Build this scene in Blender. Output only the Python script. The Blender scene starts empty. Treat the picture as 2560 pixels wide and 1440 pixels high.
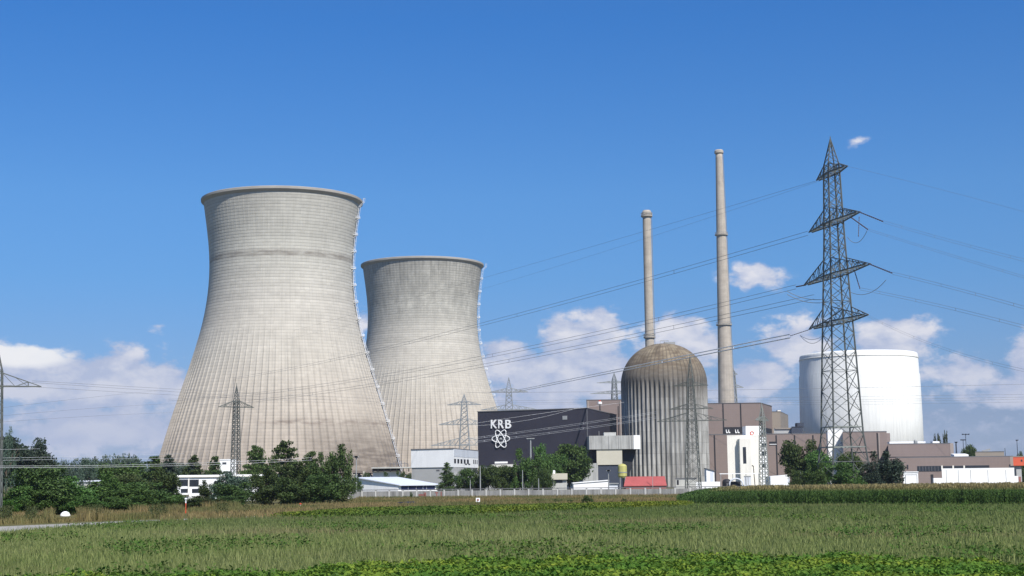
import bpy, math, random
import numpy as np
from mathutils import Vector, Matrix

C = bpy.context.scene.collection
S = bpy.context.scene
PI = math.pi
rad = math.radians

# ------------------------------------------------------------------ camera
F = 3700.0                       # focal length in pixels of a 2560 wide frame
PITCH = math.atan(480 / F)
ROLL = 0.0113
CZ = 3.4
_f = Vector((0, math.cos(PITCH), math.sin(PITCH)))
_u0 = Vector((0, -math.sin(PITCH), math.cos(PITCH)))
_r0 = Vector((1, 0, 0))
_u = _u0 * math.cos(ROLL) + _r0 * math.sin(ROLL)
_r = _r0 * math.cos(ROLL) - _u0 * math.sin(ROLL)
cam_d = bpy.data.cameras.new('camera')
cam = bpy.data.objects.new('camera', cam_d)
C.objects.link(cam)
cam.matrix_world = Matrix(((_r.x, _u.x, -_f.x, 0), (_r.y, _u.y, -_f.y, 0), (_r.z, _u.z, -_f.z, CZ), (0, 0, 0, 1)))
cam_d.sensor_width = 36
cam_d.lens = F / 2560 * 36
cam_d.clip_start = 0.5
cam_d.clip_end = 20000
S.camera = cam
CAM = Vector((0, 0, CZ))

# ------------------------------------------------------------------ light and view
SUN_AZ = rad(27)                 # to the right of straight behind the camera
SUN_EL = rad(47)
SKY_STRENGTH = 0.10
SUN_STRENGTH = 4.8
EXPOSURE = 0.3
sun_d = bpy.data.lights.new('sun', 'SUN')
sun_d.energy = SUN_STRENGTH
sun_d.angle = rad(0.5)
sun_d.color = (1.0, 0.955, 0.89)
sun = bpy.data.objects.new('sun', sun_d)
C.objects.link(sun)
SUN_DIR = Vector((math.sin(SUN_AZ) * math.cos(SUN_EL), -math.cos(SUN_AZ) * math.cos(SUN_EL), math.sin(SUN_EL)))
sun.rotation_euler = SUN_DIR.to_track_quat('Z', 'Y').to_euler()
sun.location = (60, -60, 200)
S.view_settings.view_transform = 'Standard'
S.view_settings.look = 'None'
S.view_settings.exposure = EXPOSURE
S.view_settings.gamma = 1
S.view_settings.use_curve_mapping = False
S.render.engine = 'CYCLES'
S.cycles.max_bounces = 6
S.cycles.diffuse_bounces = 3
S.cycles.transparent_max_bounces = 16
S.cycles.use_denoising = True


def ray(u, v):
    return _f + _r * ((u - 1280) / F) + _u * ((720 - v) / F)


def P(u, v, Y):                  # point on that sight line at distance Y
    d = ray(u, v)
    return CAM + d * (Y / d.y)


def Pz(u, v, z):                 # point on that sight line at height z
    d = ray(u, v)
    return CAM + d * ((z - CZ) / d.z)


def G(u, v):                     # ground point
    p = Pz(u, v, 0.0)
    return (p.x, p.y)


def azel(u, v):
    d = ray(u, v).normalized()
    return math.atan2(d.x, d.y), math.asin(d.z)


def foot(u, Y):                  # x of something standing at distance Y whose foot is seen at column u
    v = 1200
    for _ in range(5):
        p = P(u, v, Y)
        v += p.z * F / Y
    return P(u, v, Y).x


# ------------------------------------------------------------------ node helpers
class N:
    def __init__(s, tree):
        s.t = tree
        s.n = tree.nodes
        s.l = tree.links

    def new(s, kind, **kw):
        n = s.n.new(kind)
        for k, v in kw.items():
            setattr(n, k, v)
        return n

    def link(s, a, b):
        s.l.new(a, b)

    def put(s, sock, val):
        if hasattr(val, 'node') or isinstance(val, bpy.types.NodeSocket):
            s.l.new(val, sock)
        else:
            sock.default_value = val

    def math(s, op, a, b=0.0, c=0.0, clamp=False):
        n = s.new('ShaderNodeMath', operation=op, use_clamp=clamp)
        s.put(n.inputs[0], a)
        s.put(n.inputs[1], b)
        s.put(n.inputs[2], c)
        return n.outputs[0]

    def mapr(s, v, a, b, c=0.0, d=1.0, smooth=False):
        n = s.new('ShaderNodeMapRange', clamp=True, interpolation_type='SMOOTHSTEP' if smooth else 'LINEAR')
        s.put(n.inputs[0], v)
        for i, x in enumerate((a, b, c, d)):
            s.put(n.inputs[i + 1], x)
        return n.outputs[0]

    def mix(s, f, a, b, blend='MIX'):
        n = s.new('ShaderNodeMix', data_type='RGBA', blend_type=blend)
        s.put(n.inputs[0], f)
        s.put(n.inputs[6], a if not isinstance(a, tuple) else (*a, 1)[:4])
        s.put(n.inputs[7], b if not isinstance(b, tuple) else (*b, 1)[:4])
        return n.outputs[2]

    def noise(s, vec, scale, detail=4.0, rough=0.5, w=None):
        n = s.new('ShaderNodeTexNoise')
        if vec is not None:
            s.put(n.inputs['Vector'], vec)
        n.inputs['Scale'].default_value = scale
        n.inputs['Detail'].default_value = detail
        n.inputs['Roughness'].default_value = rough
        return n.outputs[0]

    def comb(s, x, y, z):
        n = s.new('ShaderNodeCombineXYZ')
        for i, a in enumerate((x, y, z)):
            s.put(n.inputs[i], a)
        return n.outputs[0]

    def sep(s, v):
        n = s.new('ShaderNodeSeparateXYZ')
        s.put(n.inputs[0], v)
        return n.outputs

    def ramp(s, f, stops):
        n = s.new('ShaderNodeValToRGB')
        e = n.color_ramp.elements
        e[0].position, e[0].color = stops[0][0], (*stops[0][1], 1)
        e[1].position, e[1].color = stops[-1][0], (*stops[-1][1], 1)
        for p, c in stops[1:-1]:
            x = e.new(p)
            x.color = (*c, 1)
        s.put(n.inputs[0], f)
        return n.outputs[0]


# ------------------------------------------------------------------ world
world = bpy.data.worlds.new('World')
S.world = world
world.use_nodes = True
w = N(world.node_tree)
w.n.clear()
sky = w.new('ShaderNodeTexSky', sky_type='NISHITA', sun_disc=False)
sky.sun_elevation = SUN_EL
sky.sun_rotation = PI - SUN_AZ
sky.altitude = 440
sky.air_density = 1.0
sky.dust_density = 0.6
sky.ozone_density = 2.0
tc = w.new('ShaderNodeTexCoord')
dx, dy, dz = w.sep(tc.outputs['Generated'])[:3]
az = w.math('ARCTAN2', dx, dy)
el = w.math('ARCSINE', dz)
# clouds: soft heaps of water vapour at given bearings and elevations
cloud_list = [  # u, v, half width, half height (frame pixels), weight
    (30, 905, 130, 36, 1.5), (120, 935, 70, 40, .55), (250, 965, 310, 80, 1.0), (80, 1040, 110, 60, .75),
    (430, 940, 90, 40, .75), (250, 1065, 330, 60, .85), (380, 820, 80, 22, .30), (180, 1090, 120, 40, .5),
    (1440, 850, 110, 70, 1.15), (1260, 900, 90, 60, .95), (1400, 935, 270, 75, 1.0), (1380, 1000, 240, 60, .7),
    (1690, 880, 130, 75, 1.05), (1600, 960, 340, 60, .75), (1885, 697, 75, 36, .68), (1900, 940, 110, 60, .8),
    (1985, 860, 110, 60, .95), (2150, 920, 340, 60, .65), (2230, 850, 120, 52, 1.0), (2380, 930, 150, 48, .85), (2580, 890, 60, 60, 1.1),
    (2150, 355, 30, 20, .37), (2480, 980, 280, 60, .75), (905, 800, 60, 50, .45), (1050, 900, 400, 60, .5)]
fld = None
for (cu, cv, hw, hh, wt) in cloud_list:
    a0, e0 = azel(cu, cv)
    ha, he = hw / F, hh / F
    p = w.math('MULTIPLY', w.math('SUBTRACT', az, a0), 1 / ha)
    q = w.math('MULTIPLY', w.math('SUBTRACT', el, e0), 1 / he)
    r2 = w.math('ADD', w.math('MULTIPLY', p, p), w.math('MULTIPLY', q, q))
    g = w.math('MULTIPLY', w.math('EXPONENT', w.math('MULTIPLY', r2, -0.8)), wt)
    fld = g if fld is None else w.math('MAXIMUM', fld, g)
cv3 = w.comb(w.math('MULTIPLY', az, 1.0), w.math('MULTIPLY', el, 1.7), 0.37)
n1 = w.noise(cv3, 26, 7, 0.55)
n2 = w.noise(cv3, 70, 5, 0.6)
cv4 = w.comb(w.math('ADD', az, 0.004), w.math('ADD', w.math('MULTIPLY', el, 1.7), -0.014), 0.37)
n1b = w.noise(cv4, 26, 7, 0.55)
# farther off, more scattered heaps all round the horizon
band = w.math('MULTIPLY', w.mapr(el, 0.0, 0.02, 0, 1), w.mapr(el, 0.05, 0.115, 0.42, 0))
f1 = w.math('ADD', w.math('MAXIMUM', fld, band), w.math('MULTIPLY', w.math('SUBTRACT', n1, 0.5), 1.9))
f1 = w.math('ADD', f1, w.math('MULTIPLY', w.math('SUBTRACT', n2, 0.5), 0.85))
dens = w.mapr(f1, 0.32, 0.72, 0, 1, smooth=True)
dens = w.math('MULTIPLY', dens, w.math('MAXIMUM', w.mapr(fld, 0.03, 0.25, 0, 1), w.mapr(el, 0.09, 0.12, 0.35, 0)))
lit = w.mapr(w.math('ADD', w.math('SUBTRACT', n1, n1b), w.math('ADD', w.math('MULTIPLY', w.math('SUBTRACT', fld, 0.6), 0.10), w.math('MULTIPLY', w.math('SUBTRACT', n2, 0.5), 0.25))), -0.08, 0.14, 0, 1)
lit = w.math('MULTIPLY', lit, w.mapr(el, 0.035, 0.10, 0.25, 1))
ccol = w.mix(lit, (3.9, 4.4, 5.9), (6.7, 6.65, 7.1))
a0, e0 = azel(50, 888)
near_ = w.math('ADD', w.math('POWER', w.math('MULTIPLY', w.math('SUBTRACT', az, a0), F / 130), 2.0), w.math('POWER', w.math('MULTIPLY', w.math('SUBTRACT', el, e0), F / 32), 2.0))
ccol = w.mix(w.mapr(near_, 0.3, 1.3, 0.85, 0.0, smooth=True), ccol, (8.2, 8.1, 8.0))
bg = w.new('ShaderNodeBackground')
grade = w.ramp(w.mapr(el, 0, 1.0), [(0.0, (.41, .53, .98)), (0.04, (.39, .45, .74)), (0.08, (.36, .51, .80)), (0.135, (.325, .575, .88)),
                               (0.19, (.335, .635, .96)), (0.31, (.215, .60, 1.05)), (0.8, (.7, .85, 1.0)), (1.0, (.8, .9, 1.0))])
clear = w.mix(1.0, sky.outputs[0], grade, 'MULTIPLY')
w.link(w.mix(w.math('MULTIPLY', dens, 0.93), clear, ccol), bg.inputs['Color'])
bg.inputs['Strength'].default_value = SKY_STRENGTH
wo = w.new('ShaderNodeOutputWorld')
w.link(bg.outputs[0], wo.inputs['Surface'])


# ------------------------------------------------------------------ mesh builder
class MB:
    def __init__(s):
        s.v = []
        s.f = []

    def quad(s, a, b, c, d):
        i = len(s.v)
        s.v += [tuple(a), tuple(b), tuple(c), tuple(d)]
        s.f.append((i, i + 1, i + 2, i + 3))

    def prism(s, pts, z0, z1, top=None):      # pts counter-clockwise footprint; z may be lists
        n = len(pts)
        zl = z0 if isinstance(z0, (list, tuple)) else [z0] * n
        zh = z1 if isinstance(z1, (list, tuple)) else [z1] * n
        i = len(s.v)
        tp = top or pts
        s.v += [(p[0], p[1], z) for p, z in zip(pts, zl)]
        s.v += [(p[0], p[1], z) for p, z in zip(tp, zh)]
        for k in range(n):
            j = (k + 1) % n
            s.f.append((i + k, i + j, i + n + j, i + n + k))
        s.f.append(tuple(i + n + k for k in range(n)))
        s.f.append(tuple(i + n - 1 - k for k in range(n)))
        return s

    def box(s, x0, x1, y0, y1, z0, z1):
        return s.prism([(x0, y0), (x1, y0), (x1, y1), (x0, y1)], z0, z1)

    def bar(s, a, b, w, h=None):              # square bar between two points
        a, b = Vector(a), Vector(b)
        d = (b - a)
        if d.length < 1e-6:
            return s
        d.normalize()
        h = h or w
        r = d.cross(Vector((0, 0, 1)))
        if r.length < 1e-3:
            r = Vector((1, 0, 0))
        r.normalize()
        q = r.cross(d)
        i = len(s.v)
        for p in (a, b):
            for sx, sy in ((-1, -1), (1, -1), (1, 1), (-1, 1)):
                s.v.append(tuple(p + r * (sx * w / 2) + q * (sy * h / 2)))
        for k in range(4):
            j = (k + 1) % 4
            s.f.append((i + k, i + j, i + 4 + j, i + 4 + k))
        s.f += [(i, i + 3, i + 2, i + 1), (i + 4, i + 5, i + 6, i + 7)]
        return s

    def tube(s, pts, r, n=6, closed=False):
        pts = [Vector(p) for p in pts]
        m = len(pts)
        i = len(s.v)
        rr = r if isinstance(r, (list, tuple)) else [r] * m
        for k, p in enumerate(pts):
            d = pts[(k + 1) % m if closed else min(k + 1, m - 1)] - pts[(k - 1) % m if closed else max(k - 1, 0)]
            d.normalize()
            a = d.cross(Vector((0, 0, 1)))
            if a.length < 1e-3:
                a = d.cross(Vector((0, 1, 0)))
            a.normalize()
            b = a.cross(d)
            for q in range(n):
                t = 2 * PI * q / n
                s.v.append(tuple(p + a * (math.cos(t) * rr[k]) + b * (math.sin(t) * rr[k])))
        for k in range(m if closed else m - 1):
            k2 = (k + 1) % m
            for q in range(n):
                q2 = (q + 1) % n
                s.f.append((i + k * n + q, i + k * n + q2, i + k2 * n + q2, i + k2 * n + q))
        if not closed:
            s.f.append(tuple(i + q for q in range(n))[::-1])
            s.f.append(tuple(i + (m - 1) * n + q for q in range(n)))
        return s

    def lathe(s, prof, n=48, cx=0, cy=0, rf=None, cap=True):   # prof: (r,z) upwards; rf(angle index, z, r)->r
        i = len(s.v)
        for (r, z) in prof:
            for k in range(n):
                t = 2 * PI * k / n
                q = rf(k, z, r) if rf else r
                s.v.append((cx + q * math.cos(t), cy + q * math.sin(t), z))
        for a in range(len(prof) - 1):
            for k in range(n):
                j = (k + 1) % n
                s.f.append((i + a * n + k, i + a * n + j, i + (a + 1) * n + j, i + (a + 1) * n + k))
        if cap:
            s.f.append(tuple(i + (len(prof) - 1) * n + k for k in range(n)))
            s.f.append(tuple(i + n - 1 - k for k in range(n)))
        return s

    def build(s, name, mat, parent=None, smooth=False, loc=None):
        me = bpy.data.meshes.new(name)
        o0 = Vector(loc) if loc is not None else None
        vs = s.v if o0 is None else [(x - o0.x, y - o0.y, z - o0.z) for x, y, z in s.v]
        me.from_pydata(vs, [], s.f)
        me.materials.append(mat)
        if smooth:
            me.polygons.foreach_set('use_smooth', [True] * len(me.polygons))
        me.update()
        o = bpy.data.objects.new(name, me)
        C.objects.link(o)
        if parent is not None:
            o.parent = parent
            # meshes are written in world coordinates; take the thing's own place off
            o.matrix_parent_inverse = parent_inv(parent)
        elif o0 is not None:
            o.location = o0
        return o


def parent_inv(p):
    m = Matrix.Identity(4)
    chain = []
    while p is not None:
        chain.append(p)
        p = p.parent
    for q in reversed(chain):
        m = m @ q.matrix_parent_inverse @ Matrix.LocRotScale(q.location, q.rotation_euler, q.scale)
    return m.inverted()


def tag(o, label, cat, group=None, kind=None):
    if label:
        o['label'] = label
    if cat:
        o['category'] = cat
    if group:
        o['group'] = group
    if kind:
        o['kind'] = kind
    return o


def thing(name, label, cat, loc=(0, 0, 0), group=None):
    o = bpy.data.objects.new(name, None)
    o.empty_display_size = 1
    C.objects.link(o)
    o.location = loc
    return tag(o, label, cat, group)


def structure(o):
    o['kind'] = 'structure'
    return o


def npmesh(name, verts, faces, mat, smooth=False):       # verts (n,3) faces (m,k) arrays
    me = bpy.data.meshes.new(name)
    nv, (nf, k) = len(verts), faces.shape
    me.vertices.add(nv)
    me.vertices.foreach_set('co', verts.astype(np.float32).ravel())
    me.loops.add(nf * k)
    me.loops.foreach_set('vertex_index', faces.astype(np.int32).ravel())
    me.polygons.add(nf)
    me.polygons.foreach_set('loop_start', np.arange(0, nf * k, k, dtype=np.int32))
    me.polygons.foreach_set('loop_total', np.full(nf, k, dtype=np.int32))
    if smooth:
        me.polygons.foreach_set('use_smooth', np.ones(nf, dtype=bool))
    me.materials.append(mat)
    me.update(calc_edges=True)
    return me


# ------------------------------------------------------------------ materials
def base_mat(name, rough=0.85, spec=0.2, metal=0.0):
    m = bpy.data.materials.new(name)
    m.use_nodes = True
    k = N(m.node_tree)
    b = m.node_tree.nodes['Principled BSDF']
    b.inputs['Roughness'].default_value = rough
    b.inputs['Specular IOR Level'].default_value = spec
    b.inputs['Metallic'].default_value = metal
    return m, k, b


def plain(name, col, rough=0.8, var=0.15, scale=0.5, spec=0.25, streak=0.0, bump=0.0, metal=0.0, seam=0.0, seam_gap=1.0, hseam=0.0, hgap=1.0):
    """painted, rendered or clad wall: weathering noise, rain streaks, sheet seams"""
    m, k, b = base_mat(name, rough, spec, metal)
    t = k.new('ShaderNodeTexCoord')
    x, y, z = k.sep(t.outputs['Object'])[:3]
    n = k.noise(t.outputs['Object'], scale, 5, 0.6)
    n2 = k.noise(t.outputs['Object'], scale * 9, 3, 0.6)
    v = k.math('ADD', k.mapr(n, 0.3, 0.7, 1 - var, 1 + var * .5), k.mapr(n2, 0.3, 0.7, -var * .25, var * .25))
    if streak:
        sv = k.comb(k.math('MULTIPLY', x, 1.0), k.math('MULTIPLY', y, 1.0), k.math('MULTIPLY', z, 0.05))
        sn = k.noise(sv, 1.6, 4, 0.65)
        v = k.math('MULTIPLY', v, k.mapr(sn, 0.42, 0.72, 1, 1 - streak))
    if seam:
        h = k.math('ADD', k.math('MULTIPLY', x, 0.83), k.math('MULTIPLY', y, 0.55))
        fr = k.math('FRACT', k.math('MULTIPLY', h, 1 / seam_gap))
        v = k.math('MULTIPLY', v, k.mapr(fr, 0.0, 0.09, 1 - seam, 1))
    if hseam:
        fr = k.math('FRACT', k.math('MULTIPLY', z, 1 / hgap))
        v = k.math('MULTIPLY', v, k.mapr(fr, 0.0, 0.12, 1 - hseam, 1))
    k.link(k.mix(1.0, (*col, 1), k.comb(v, v, v), 'MULTIPLY'), b.inputs['Base Color'])
    if bump:
        bp = k.new('ShaderNodeBump')
        bp.inputs['Strength'].default_value = bump
        bp.inputs['Distance'].default_value = 0.1
        k.link(n2, bp.inputs['Height'])
        k.link(bp.outputs[0], b.inputs['Normal'])
    return m


def leaf_mat(name, c1, c2, c3=None, transl=0.25, rough=0.6):
    m = bpy.data.materials.new(name)
    m.use_nodes = True
    k = N(m.node_tree)
    k.n.clear()
    g = k.new('ShaderNodeNewGeometry')
    oi = k.new('ShaderNodeObjectInfo')
    t = k.new('ShaderNodeTexCoord')
    r = g.outputs['Random Per Island']
    col = k.mix(r, (*c1, 1), (*c2, 1))
    nz = k.noise(t.outputs['Object'], 5.0, 2, 0.5)
    col = k.mix(k.mapr(nz, 0.35, 0.65, 0.0, 0.55), col, (*(c3 or c1), 1))
    hv = k.new('ShaderNodeHueSaturation')
    k.link(col, hv.inputs['Color'])
    k.link(k.mapr(oi.outputs['Random'], 0, 1, 0.8, 1.25), hv.inputs['Value'])
    k.link(k.mapr(oi.outputs['Random'], 0, 1, 0.485, 0.515), hv.inputs['Hue'])
    d = k.new('ShaderNodeBsdfPrincipled')
    d.inputs['Roughness'].default_value = rough
    d.inputs['Specular IOR Level'].default_value = 0.25
    tr = k.new('ShaderNodeBsdfTranslucent')
    mx = k.new('ShaderNodeMixShader')
    mx.inputs[0].default_value = transl
    k.link(hv.outputs[0], d.inputs['Base Color'])
    k.link(hv.outputs[0], tr.inputs['Color'])
    k.link(d.outputs[0], mx.inputs[1])
    k.link(tr.outputs[0], mx.inputs[2])
    o = k.new('ShaderNodeOutputMaterial')
    k.link(mx.outputs[0], o.inputs['Surface'])
    return m


def tower_mat(name, second=False):
    """board-marked concrete shell: casting lifts, formwork panels, algae and rain stains"""
    m, k, b = base_mat(name, 0.9, 0.15)
    t = k.new('ShaderNodeTexCoord')
    O = t.outputs['Object']
    x, y, z = k.sep(O)[:3]
    ang = k.math('ARCTAN2', y, x)
    seg = k.math('MULTIPLY', ang, 96 / (2 * PI))
    rg = k.math('MULTIPLY', z, 1 / 1.72)
    base = k.ramp(k.mapr(z, 0, 160), [(0.0, (0.36, 0.305, 0.25)), (0.14, (0.42, 0.365, 0.305)), (0.45, (0.485, 0.448, 0.385)),
                                      (0.66, (0.51, 0.48, 0.42)), (0.80, (0.505, 0.485, 0.425)), (1.0, (0.45, 0.432, 0.38))])
    wn = k.new('ShaderNodeTexWhiteNoise', noise_dimensions='2D')
    k.link(k.comb(k.math('FLOOR', seg), k.math('FLOOR', rg), 0), wn.inputs['Vector'])
    wr = k.new('ShaderNodeTexWhiteNoise', noise_dimensions='1D')
    k.link(k.math('FLOOR', rg), wr.inputs['W'])
    up = k.mapr(z, 60, 120, 0.35, 1.0)
    v = k.math('ADD', 1.0, k.math('MULTIPLY', k.math('SUBTRACT', wn.outputs[0], 0.5), 0.10))
    v = k.math('ADD', v, k.math('MULTIPLY', k.math('SUBTRACT', wr.outputs[0], 0.5), k.math('MULTIPLY', up, 0.10)))
    line = k.mapr(k.math('FRACT', rg), 0.0, 0.34, 1.0, 0.0)
    v = k.math('SUBTRACT', v, k.math('MULTIPLY', line, k.math('MULTIPLY', up, 0.22)))
    wr3 = k.new('ShaderNodeTexWhiteNoise', noise_dimensions='1D')
    k.link(k.math('FLOOR', k.math('MULTIPLY', rg, 0.34)), wr3.inputs['W'])
    v = k.math('ADD', v, k.math('MULTIPLY', k.math('SUBTRACT', wr3.outputs[0], 0.5), k.math('MULTIPLY', up, 0.07)))
    # thin upright joints between formwork panels
    vj = k.mapr(k.math('FRACT', k.math('MULTIPLY', seg, 2.0)), 0.0, 0.12, 0.07, 0.0)
    v = k.math('SUBTRACT', v, vj)
    # rain streaks: noise drawn out downwards
    sv = k.comb(k.math('MULTIPLY', ang, 40), k.math('MULTIPLY', z, 0.05), 0)
    sn = k.noise(sv, 1.0, 5, 0.65)
    v = k.math('MULTIPLY', v, k.mapr(sn, 0.45, 0.75, 1.0, 0.86))
    nb = k.noise(O, 0.045, 5, 0.6)
    v = k.math('MULTIPLY', v, k.mapr(nb, 0.35, 0.65, 0.93, 1.05))
    col = k.mix(1.0, base, k.comb(v, v, v), 'MULTIPLY')
    # flat lying dirt smears
    hv = k.comb(k.math('MULTIPLY', ang, 5), k.math('MULTIPLY', z, 0.42), 3.1)
    hn = k.noise(hv, 1.0, 5, 0.6)
    if not second:
        band = k.math('MULTIPLY', k.mapr(z, 124.5, 126, 0, 1), k.mapr(z, 128, 130, 1, 0))
        col = k.mix(k.math('MULTIPLY', band, k.mapr(hn, 0.35, 0.65, 0.2, 0.75)), col, (0.19, 0.165, 0.14))
        low = k.math('MULTIPLY', k.mapr(z, 14, 44, 1, 0, True), k.mapr(ang, -1.45, -0.8, 0.1, 1, True))
        col = k.mix(k.math('MULTIPLY', low, k.mapr(hn, 0.30, 0.60, 0.35, 0.95)), col, (0.15, 0.125, 0.105))
        mid = k.math('MULTIPLY', k.math('MULTIPLY', k.mapr(z, 32, 34, 0, 1), k.mapr(z, 35, 37.5, 1, 0)), k.mapr(ang, -1.7, -1.45, 0, 1, True))
        col = k.mix(k.math('MULTIPLY', mid, k.mapr(hn, 0.42, 0.6, 0, 0.75)), col, (0.22, 0.18, 0.15))
    else:
        top = k.mapr(z, 104, 132, 0, 1, True)
        pat = k.noise(k.comb(k.math('MULTIPLY', ang, 9), k.math('MULTIPLY', z, 0.10), 1.3), 1.0, 6, 0.7)
        col = k.mix(k.math('MULTIPLY', top, k.mapr(pat, 0.36, 0.66, 0.06, 0.55)), col, (0.15, 0.145, 0.13))
        cells = k.mapr(k.math('FRACT', seg), 0.0, 0.22, 1, 0)
        rim = k.math('MULTIPLY', k.mapr(z, 138, 157, 0.0, 1.0), k.mapr(k.noise(k.comb(k.math('FLOOR', seg), 0, 0), 0.7, 2), 0.35, 0.6))
        col = k.mix(k.math('MULTIPLY', rim, k.math('MULTIPLY', cells, 0.9)), col, (0.07, 0.07, 0.065))
    k.link(col, b.inputs['Base Color'])
    bp = k.new('ShaderNodeBump')
    bp.inputs['Strength'].default_value = 0.5
    bp.inputs['Distance'].default_value = 0.25
    k.link(k.math('ADD', k.math('MULTIPLY', line, -0.6), k.math('MULTIPLY', vj, -3)), bp.inputs['Height'])
    k.link(bp.outputs[0], b.inputs['Normal'])
    return m


def dome_mat():
    m, k, b = base_mat('reactor dome concrete', 0.9, 0.15)
    t = k.new('ShaderNodeTexCoord')
    O = t.outputs['Object']
    x, y, z = k.sep(O)[:3]
    ang = k.math('ARCTAN2', y, x)
    base = k.ramp(k.mapr(z, 0, 56), [(0.0, (0.48, 0.475, 0.45)), (0.33, (0.46, 0.455, 0.43)), (0.55, (0.38, 0.37, 0.345)),
                                     (0.70, (0.17, 0.155, 0.135)), (0.80, (0.20, 0.165, 0.12)), (0.92, (0.29, 0.24, 0.165)), (1.0, (0.33, 0.275, 0.20))])
    fl = k.math('MULTIPLY', ang, 56 / (2 * PI))
    sv = k.comb(k.math('MULTIPLY', ang, 22), k.math('MULTIPLY', z, 0.06), 0)
    s1 = k.noise(sv, 1.0, 6, 0.7)
    sv2 = k.comb(k.math('MULTIPLY', ang, 60), k.math('MULTIPLY', z, 0.12), 0)
    s2 = k.noise(sv2, 1.0, 4, 0.7)
    body = k.mapr(z, 38, 44, 1, 0.25)
    dk = k.math('MULTIPLY', body, k.mapr(s1, 0.40, 0.66, 0.0, 0.5))
    dk = k.math('ADD', dk, k.math('MULTIPLY', body, k.mapr(s2, 0.45, 0.65, 0.0, 0.4)))
    col = k.mix(dk, base, (0.085, 0.08, 0.075))
    gr = k.mapr(k.math('ABSOLUTE', k.math('SUBTRACT', k.math('FRACT', fl), 0.5)), 0.30, 0.5, 0.0, 0.8)  # shade in the grooves between flutes, put into the colour
    col = k.mix(k.math('MULTIPLY', gr, k.mapr(z, 10, 38, 0.5, 1.0)), col, (0.06, 0.055, 0.05))
    hj = k.mapr(k.math('FRACT', k.math('MULTIPLY', z, 1 / 4.1)), 0.0, 0.05, 0.55, 0.0)
    col = k.mix(k.math('MULTIPLY', hj, k.mapr(z, 16, 26, 1.0, 0.25)), col, (0.08, 0.08, 0.075))
    hd = k.noise(k.comb(k.math('MULTIPLY', ang, 3), 0, k.math('MULTIPLY', z, 1.1)), 1.0, 5, 0.65)
    col = k.mix(k.math('MULTIPLY', k.mapr(z, 38, 46, 0, 1), k.mapr(hd, 0.4, 0.58, 0, 0.75)), col, (0.10, 0.075, 0.055))
    wn = k.new('ShaderNodeTexWhiteNoise', noise_dimensions='2D')
    k.link(k.comb(k.math('FLOOR', k.math('MULTIPLY', fl, .5)), k.math('FLOOR', k.math('MULTIPLY', z, 1 / 4.1)), 0), wn.inputs['Vector'])
    pv = k.mapr(wn.outputs[0], 0, 1, 0.85, 1.15)
    col = k.mix(1.0, col, k.comb(pv, pv, pv), 'MULTIPLY')
    k.link(col, b.inputs['Base Color'])
    return m


def stack_mat():
    m, k, b = base_mat('chimney concrete', 0.9, 0.15)
    t = k.new('ShaderNodeTexCoord')
    x, y, z = k.sep(t.outputs['Object'])[:3]
    ang = k.math('ARCTAN2', y, x)
    n = k.noise(t.outputs['Object'], 0.35, 5, 0.6)
    v = k.mapr(n, 0.3, 0.7, 0.82, 1.08)
    s = k.noise(k.comb(k.math('MULTIPLY', ang, 3.0), 0, k.math('MULTIPLY', z, 0.03)), 1.5, 4)
    v = k.math('MULTIPLY', v, k.mapr(s, 0.4, 0.7, 1.0, 0.84))
    v = k.math('MULTIPLY', v, k.mapr(k.math('FRACT', k.math('MULTIPLY', z, 0.4)), 0, 0.12, 0.88, 1))
    k.link(k.mix(1.0, (0.45, 0.40, 0.335, 1), k.comb(v, v, v), 'MULTIPLY'), b.inputs['Base Color'])
    return m


M = {}
M['shell'] = tower_mat('cooling tower concrete')
M['shell2'] = tower_mat('cooling tower concrete stained', True)
M['rim'] = plain('rim concrete', (0.36, 0.335, 0.295), 0.9, 0.12, 0.15)
M['dome'] = dome_mat()
M['stack'] = stack_mat()
M['steel'] = plain('galvanised steel', (0.30, 0.31, 0.31), 0.55, 0.15, 2.0, 0.4)
M['pylon'] = plain('weathered pylon steel', (0.115, 0.125, 0.115), 0.6, 0.25, 0.8, 0.4)
M['pylon_grey'] = plain('grey pylon steel', (0.22, 0.24, 0.22), 0.6, 0.2, 0.8, 0.4)
M['pylon_far'] = plain('hazed pylon steel', (0.26, 0.28, 0.29), 0.6, 0.15, 0.8, 0.4)  # lighter copy of the pylon steel, distance haze put into its colour
M['wire'] = plain('aluminium conductor', (0.22, 0.22, 0.23), 0.5, 0.1, 0.1, 0.4)
M['wire_sunlit'] = plain('sunlit aluminium conductor', (0.85, 0.85, 0.85), 0.5, 0.1, 0.1, 0.5)  # sunlight caught by the wires is put into this pale copy
M['insul'] = plain('brown glazed insulators', (0.07, 0.035, 0.03), 0.3, 0.2, 2, 0.5)
M['white'] = plain('white painted metal cladding', (0.87, 0.87, 0.865), 0.7, 0.06, 0.2, 0.3, streak=0.07)
M['white_cyl'] = plain('white corrugated cladding', (0.80, 0.80, 0.765), 0.65, 0.05, 0.08, 0.3, streak=0.15, seam=0.10, seam_gap=1.9)
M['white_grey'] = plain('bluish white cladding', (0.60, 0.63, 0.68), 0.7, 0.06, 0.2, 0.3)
M['cream'] = plain('cream render', (0.80, 0.77, 0.70), 0.85, 0.07, 0.25, 0.2, streak=0.08)
M['black'] = plain('anthracite cladding', (0.040, 0.038, 0.052), 0.6, 0.12, 0.08, 0.3, seam=0.10, seam_gap=1.2)
M['brown'] = plain('brown corrugated cladding', (0.235, 0.185, 0.168), 0.75, 0.08, 0.06, 0.25, streak=0.05, hseam=0.08, hgap=1.1)
M['brown_pale'] = plain('pale brown cladding', (0.33, 0.28, 0.25), 0.8, 0.08, 0.06, 0.2, hseam=0.06, hgap=1.1)
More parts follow.
